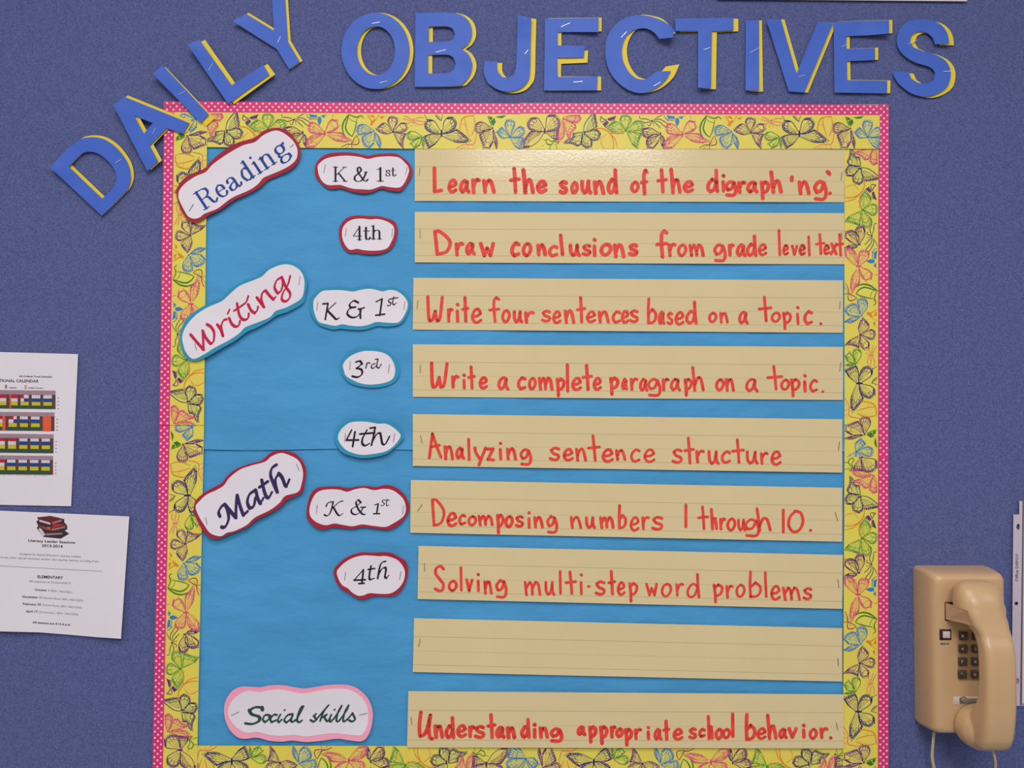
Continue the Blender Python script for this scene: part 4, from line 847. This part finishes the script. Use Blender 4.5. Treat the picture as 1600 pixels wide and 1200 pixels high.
# ---------------------------------------------------------------- wall telephone
def metric(px, py, d): return P(px, py, d)
FD = 0.055
xl = P(1461, 1000, FD).x-0.0005; xr = P(1574, 1000, FD).x; zt = P(1500, 897, FD).z; zb = P(1500, 1149, FD).z
xc, zc = (xl+xr)/2, (zt+zb)/2; hw, hh = (xr-xl)/2+0.003, (zt-zb)/2+0.002
tel = bpy.data.objects.new('wall_telephone', None); S.collection.objects.link(tel); tel.location = (xc, 0, zb)
tag(tel, 'tan wall telephone with a dark keypad, mounted right of the bulletin board', 'telephone')
def rrect(hw, hh, r, n=7):
    out = []
    for cx, cz, a0 in ((hw-r, hh-r, 0), (-hw+r, hh-r, 90), (-hw+r, -hh+r, 180), (hw-r, -hh+r, 270)):
        for i in range(n+1):
            a = math.radians(a0+90*i/n); out.append((cx+r*math.cos(a), cz+r*math.sin(a)))
    return out
def lofted(name, rings, m, parent, cap=True, sm=True):
    """rings: list of equal-length lists of 3-D points"""
    V = [p for r in rings for p in r]; n = len(rings[0]); F = []
    for i in range(len(rings)-1):
        for j in range(n): F.append((i*n+j, i*n+(j+1) % n, (i+1)*n+(j+1) % n, (i+1)*n+j))
    if cap: F.append(tuple(range((len(rings)-1)*n, len(rings)*n))); F.append(tuple(range(n-1, -1, -1)))
    o = build(name, V, F, m, parent, smooth=sm)
    bm = bmesh.new(); bm.from_mesh(o.data); bmesh.ops.recalc_face_normals(bm, faces=bm.faces)
    for e in bm.edges:
        if len(e.link_faces) == 2 and e.calc_face_angle(0) > 0.75: e.smooth = False
    bm.to_mesh(o.data); bm.free(); return o
rings = []
for d, ins, r in ((0.0008, .0005, .006), (0.012, .0, .006), (0.030, .0012, .007), (0.044, .0025, .008), (0.050, .0042, .009), (0.0535, .0068, .010), (0.0550, .0105, .011), (0.0556, .016, .012)):
    rings.append([(xc+x*(1+0.012*math.cos(z/hh*1.5)*(1 if x < 0 else 0)), -d, zc+z) for x, z in rrect(hw-ins*(1.0), hh-ins*.8, r)])
lofted('housing', rings, M_TAN, tel)
def slab(name, x0, x1, z0, z1, d0, d1, m, parent, r=0.001, bev=0.0006):
    cx, cz, w, h = (x0+x1)/2, (z0+z1)/2, abs(x1-x0)/2, abs(z1-z0)/2
    rg = [[(cx+x, -d0, cz+z) for x, z in rrect(w, h, r, 3)], [(cx+x, -(d1-bev), cz+z) for x, z in rrect(w, h, r, 3)], [(cx+x, -d1, cz+z) for x, z in rrect(w-bev, h-bev, r, 3)]]
    return lofted(name, rg, m, parent)
F2 = 0.0557
def at(px, py, d=F2): return P(px, py, d)
# keypad well and keys
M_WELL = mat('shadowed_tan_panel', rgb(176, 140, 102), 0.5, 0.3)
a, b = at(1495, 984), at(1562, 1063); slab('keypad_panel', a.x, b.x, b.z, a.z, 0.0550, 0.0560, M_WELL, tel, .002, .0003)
digs = ['123', '456', '789', '*0#']
for r in range(4):
    for c in range(3):
        cx, cy = 1504.2+c*20.4-r*0.5, 993.0+r*20.0
        p = at(cx, cy); w = 0.0056
        ko = slab('key', p.x-w, p.x+w, p.z-w*.95, p.z+w*.95, 0.0555, 0.0595, M_KEY, tel, .0012, .0008)
        typeset('key_digit', digs[r][c], (cx-1.7, cy+3), (cx+2.3, cy+3), 4.6, M_DIG, lambda x, y: 0.0595, ko, True, 0.0002)
# message lamp, card window
a, b = at(1468.2, 983.2), at(1486.2, 999.8); slab('lamp_bezel', a.x, b.x, b.z, a.z, 0.0550, 0.0566, mat('black_plastic', rgb(40, 32, 32), .35, .5), tel, .0006, .0003)
a, b = at(1472.6, 986.2), at(1484, 996.6); slab('message_lamp', a.x, b.x, b.z, a.z, 0.0560, 0.0572, mat('pale_lamp_lens', rgb(222, 205, 200), .3, .5), tel, .0004, .0003)
typeset('lamp_caption', 'MESSAGE', (1469.5, 1007), (1483.5, 1007), 2.6, M_KEY, lambda x, y: F2, tel, True, 0.0002)
a, b = at(1489.5, 1088.5), at(1560, 1101.5); slab('number_card', a.x, b.x, b.z, a.z, 0.0550, 0.0562, mat('number_card_paper', rgb(214, 198, 186), .3, .5), tel, .0006, .0003)
a, b = at(1499, 1091), at(1558, 1100); slab('card_print_band', a.x, b.x, b.z, a.z, 0.0560, 0.0564, mat('greenish_print', rgb(140, 128, 108), .5, .3), tel, .0006, .0001)
prints('card_emblem', [(M_BLACK, ribbon(smooth([(1505, 1097), (1500, 1096), (1500, 1091), (1506, 1089), (1510, 1091)], 1), 1.1))], lambda x, y: 0.0564, tel, 0.0002)
# hook switch: dark slot and the tongue that the handset hangs on
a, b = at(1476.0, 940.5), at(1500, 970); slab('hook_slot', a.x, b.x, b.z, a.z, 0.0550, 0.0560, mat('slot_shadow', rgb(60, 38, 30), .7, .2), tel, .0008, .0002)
pts = [(1477.5, 942.0, .0558), (1512.5, 954.0, .1145), (1519.5, 977.5, .1150), (1478.0, 968.0, .0558)]
Vf = [P(x, y, d+0.001) for x, y, d in pts]; Vb = [P(x, y, d+0.001)+Vector((0.0006, 0.0035, 0)) for x, y, d in pts]
th_ = lofted('hook_tongue', [Vb, Vf], M_TAN2, tel, sm=False)
bv = th_.modifiers.new('edge', 'BEVEL'); bv.width = 0.0007; bv.segments = 2
# cords
def tube(name, pts, r, m, parent, flatk=1.0, n=8):
    cu = smooth([(p[0], p[2]) for p in pts], 0.004); V = []; k = len(cu)
    ys = [p[1] for p in pts]
    rings = []
    for i, (x, z) in enumerate(cu):
        t = i/(k-1)*(len(ys)-1); j = min(int(t), len(ys)-2); y = ys[j]+(ys[j+1]-ys[j])*(t-j)
        a0, a1 = cu[max(0, i-1)], cu[min(k-1, i+1)]; L = math.hypot(a1[0]-a0[0], a1[1]-a0[1]); nx, nz = -(a1[1]-a0[1])/L, (a1[0]-a0[0])/L
        rings.append([(x+nx*r*flatk*math.cos(2*math.pi*q/n), y+r*math.sin(2*math.pi*q/n), z+nz*r*flatk*math.cos(2*math.pi*q/n)) for q in range(n)])
    return lofted(name, rings, m, parent)
def m3(px, py, d): p = P(px, py, d); return (p.x, p.y, p.z)
tube('line_cord', [m3(1459.5, 1144, .024), m3(1457.0, 1162, .020), m3(1455, 1182, .016), m3(1458.5, 1203, .014), m3(1461, 1240, .012), m3(1458, 1300, .012)], 0.0014, M_CORD, tel, 1.5)
# handset
hs = bpy.data.objects.new('telephone_handset', None); S.collection.objects.link(hs)
hx = P(1564.5, 1040, .120).x; ez = P(1530, 951, .075).z; mz = P(1530, 1139, .075).z; cx_ = P(1530.5, 950, .068).x
hs.location = (hx, -0.0565, mz)
tag(hs, 'tan telephone handset hung over the keypad of the wall telephone', 'handset')
def sup(cx, w, d0, d1, z, n=32, e=4.2):
    out = []
    for i in range(n):
        a = 2*math.pi*i/n; c, s = math.cos(a), math.sin(a)
        out.append((cx+w*math.copysign(abs(c)**(2/e), c), -((d0+d1)/2+(d1-d0)/2*math.copysign(abs(s)**(2/e), s)), z))
    return out
ztop = P(1560, 912, .098).z; zbot = P(1560, 1174, .10).z
Lh = ztop-zbot
prof = [  # t from the top, half width, back depth, front depth
 (0.000, .013, .074, .080), (0.012, .0205, .068, .088), (0.040, .0260, .062, .0965), (0.10, .0290, .059, .1040), (0.17, .0288, .060, .1082), (0.225, .0268, .064, .1110), (0.27, .0222, .078, .1140), (0.31, .0203, .088, .1168),
 (0.38, .0198, .096, .1228), (0.5, .0198, .098, .125), (0.62, .0198, .097, .1248), (0.70, .0202, .093, .1240), (0.77, .0206, .082, .123), (0.84, .0208, .074, .121), (0.92, .0203, .071, .117), (0.975, .0185, .074, .109), (0.992, .0150, .079, .101), (1.0, .010, .084, .094)]
def crom(v, i, t):
    p0, p1, p2, p3 = v[max(0, i-1)], v[i], v[i+1], v[min(len(v)-1, i+2)]
    return [0.5*((2*b)+(-a+c)*t+(2*a-5*b+4*c-d)*t*t+(-a+3*b-3*c+d)*t**3) for a, b, c, d in zip(p0, p1, p2, p3)]
prof = [crom(prof, i, k/3) for i in range(len(prof)-1) for k in range(3)]+[prof[-1]]
rg = [sup(hx-0.0085*max(0.0, min(1.0, (.30-t)/.12)), w, a, b, ztop-Lh*t, e=2.6+1.8*max(0.0, min(1.0, (t-.15)/.2))) for t, w, a, b in prof]
V = [p for r in rg for p in r]; n = len(rg[0]); F = []
for i in range(len(rg)-1):
    for j in range(n): F.append((i*n+j, (i+1)*n+j, (i+1)*n+(j+1) % n, i*n+(j+1) % n))
F.append(tuple(range(n))); F.append(tuple(range(len(rg)*n-1, (len(rg)-1)*n-1, -1)))
def cup(z, rr, x):
    b = len(V); k = 26; pr = [(.0572, .93), (.0590, 1.0), (.070, 1.0), (.079, .965), (.087, .86), (.094, .70), (.100, .45)]
    for d, s in pr:
        for j in range(k):
            a = 2*math.pi*j/k; V.append((x+rr*s*math.cos(a)+(1-s)*0.010, -d, z+rr*s*math.sin(a)))
    for i in range(len(pr)-1):
        for j in range(k): F.append((b+i*k+j, b+i*k+(j+1) % k, b+(i+1)*k+(j+1) % k, b+(i+1)*k+j))
    F.append(tuple(b+j for j in range(k-1, -1, -1))); F.append(tuple(b+(len(pr)-1)*k+j for j in range(k)))
cup(ez, .0285, P(1494.5, 950, .068).x+.0285); cup(mz, .0285, P(1496, 1139, .068).x+.0285)
body = build('handset_shell', V, F, M_TAN, hs)
bm = bmesh.new(); bm.from_mesh(body.data); bmesh.ops.recalc_face_normals(bm, faces=bm.faces); bm.to_mesh(body.data); bm.free()
rm = body.modifiers.new('union', 'REMESH'); rm.mode = 'VOXEL'; rm.voxel_size = 0.0011; rm.use_smooth_shade = True
smo = body.modifiers.new('soften', 'SMOOTH'); smo.factor = 0.5; smo.iterations = 14
tube('handset_cord', [m3(1551.5, 1172, .088), m3(1552.2, 1186, .078), m3(1551.0, 1203, .070), m3(1552, 1240, .060), m3(1549, 1300, .05)], 0.0015, M_CORD, hs, 1.2)
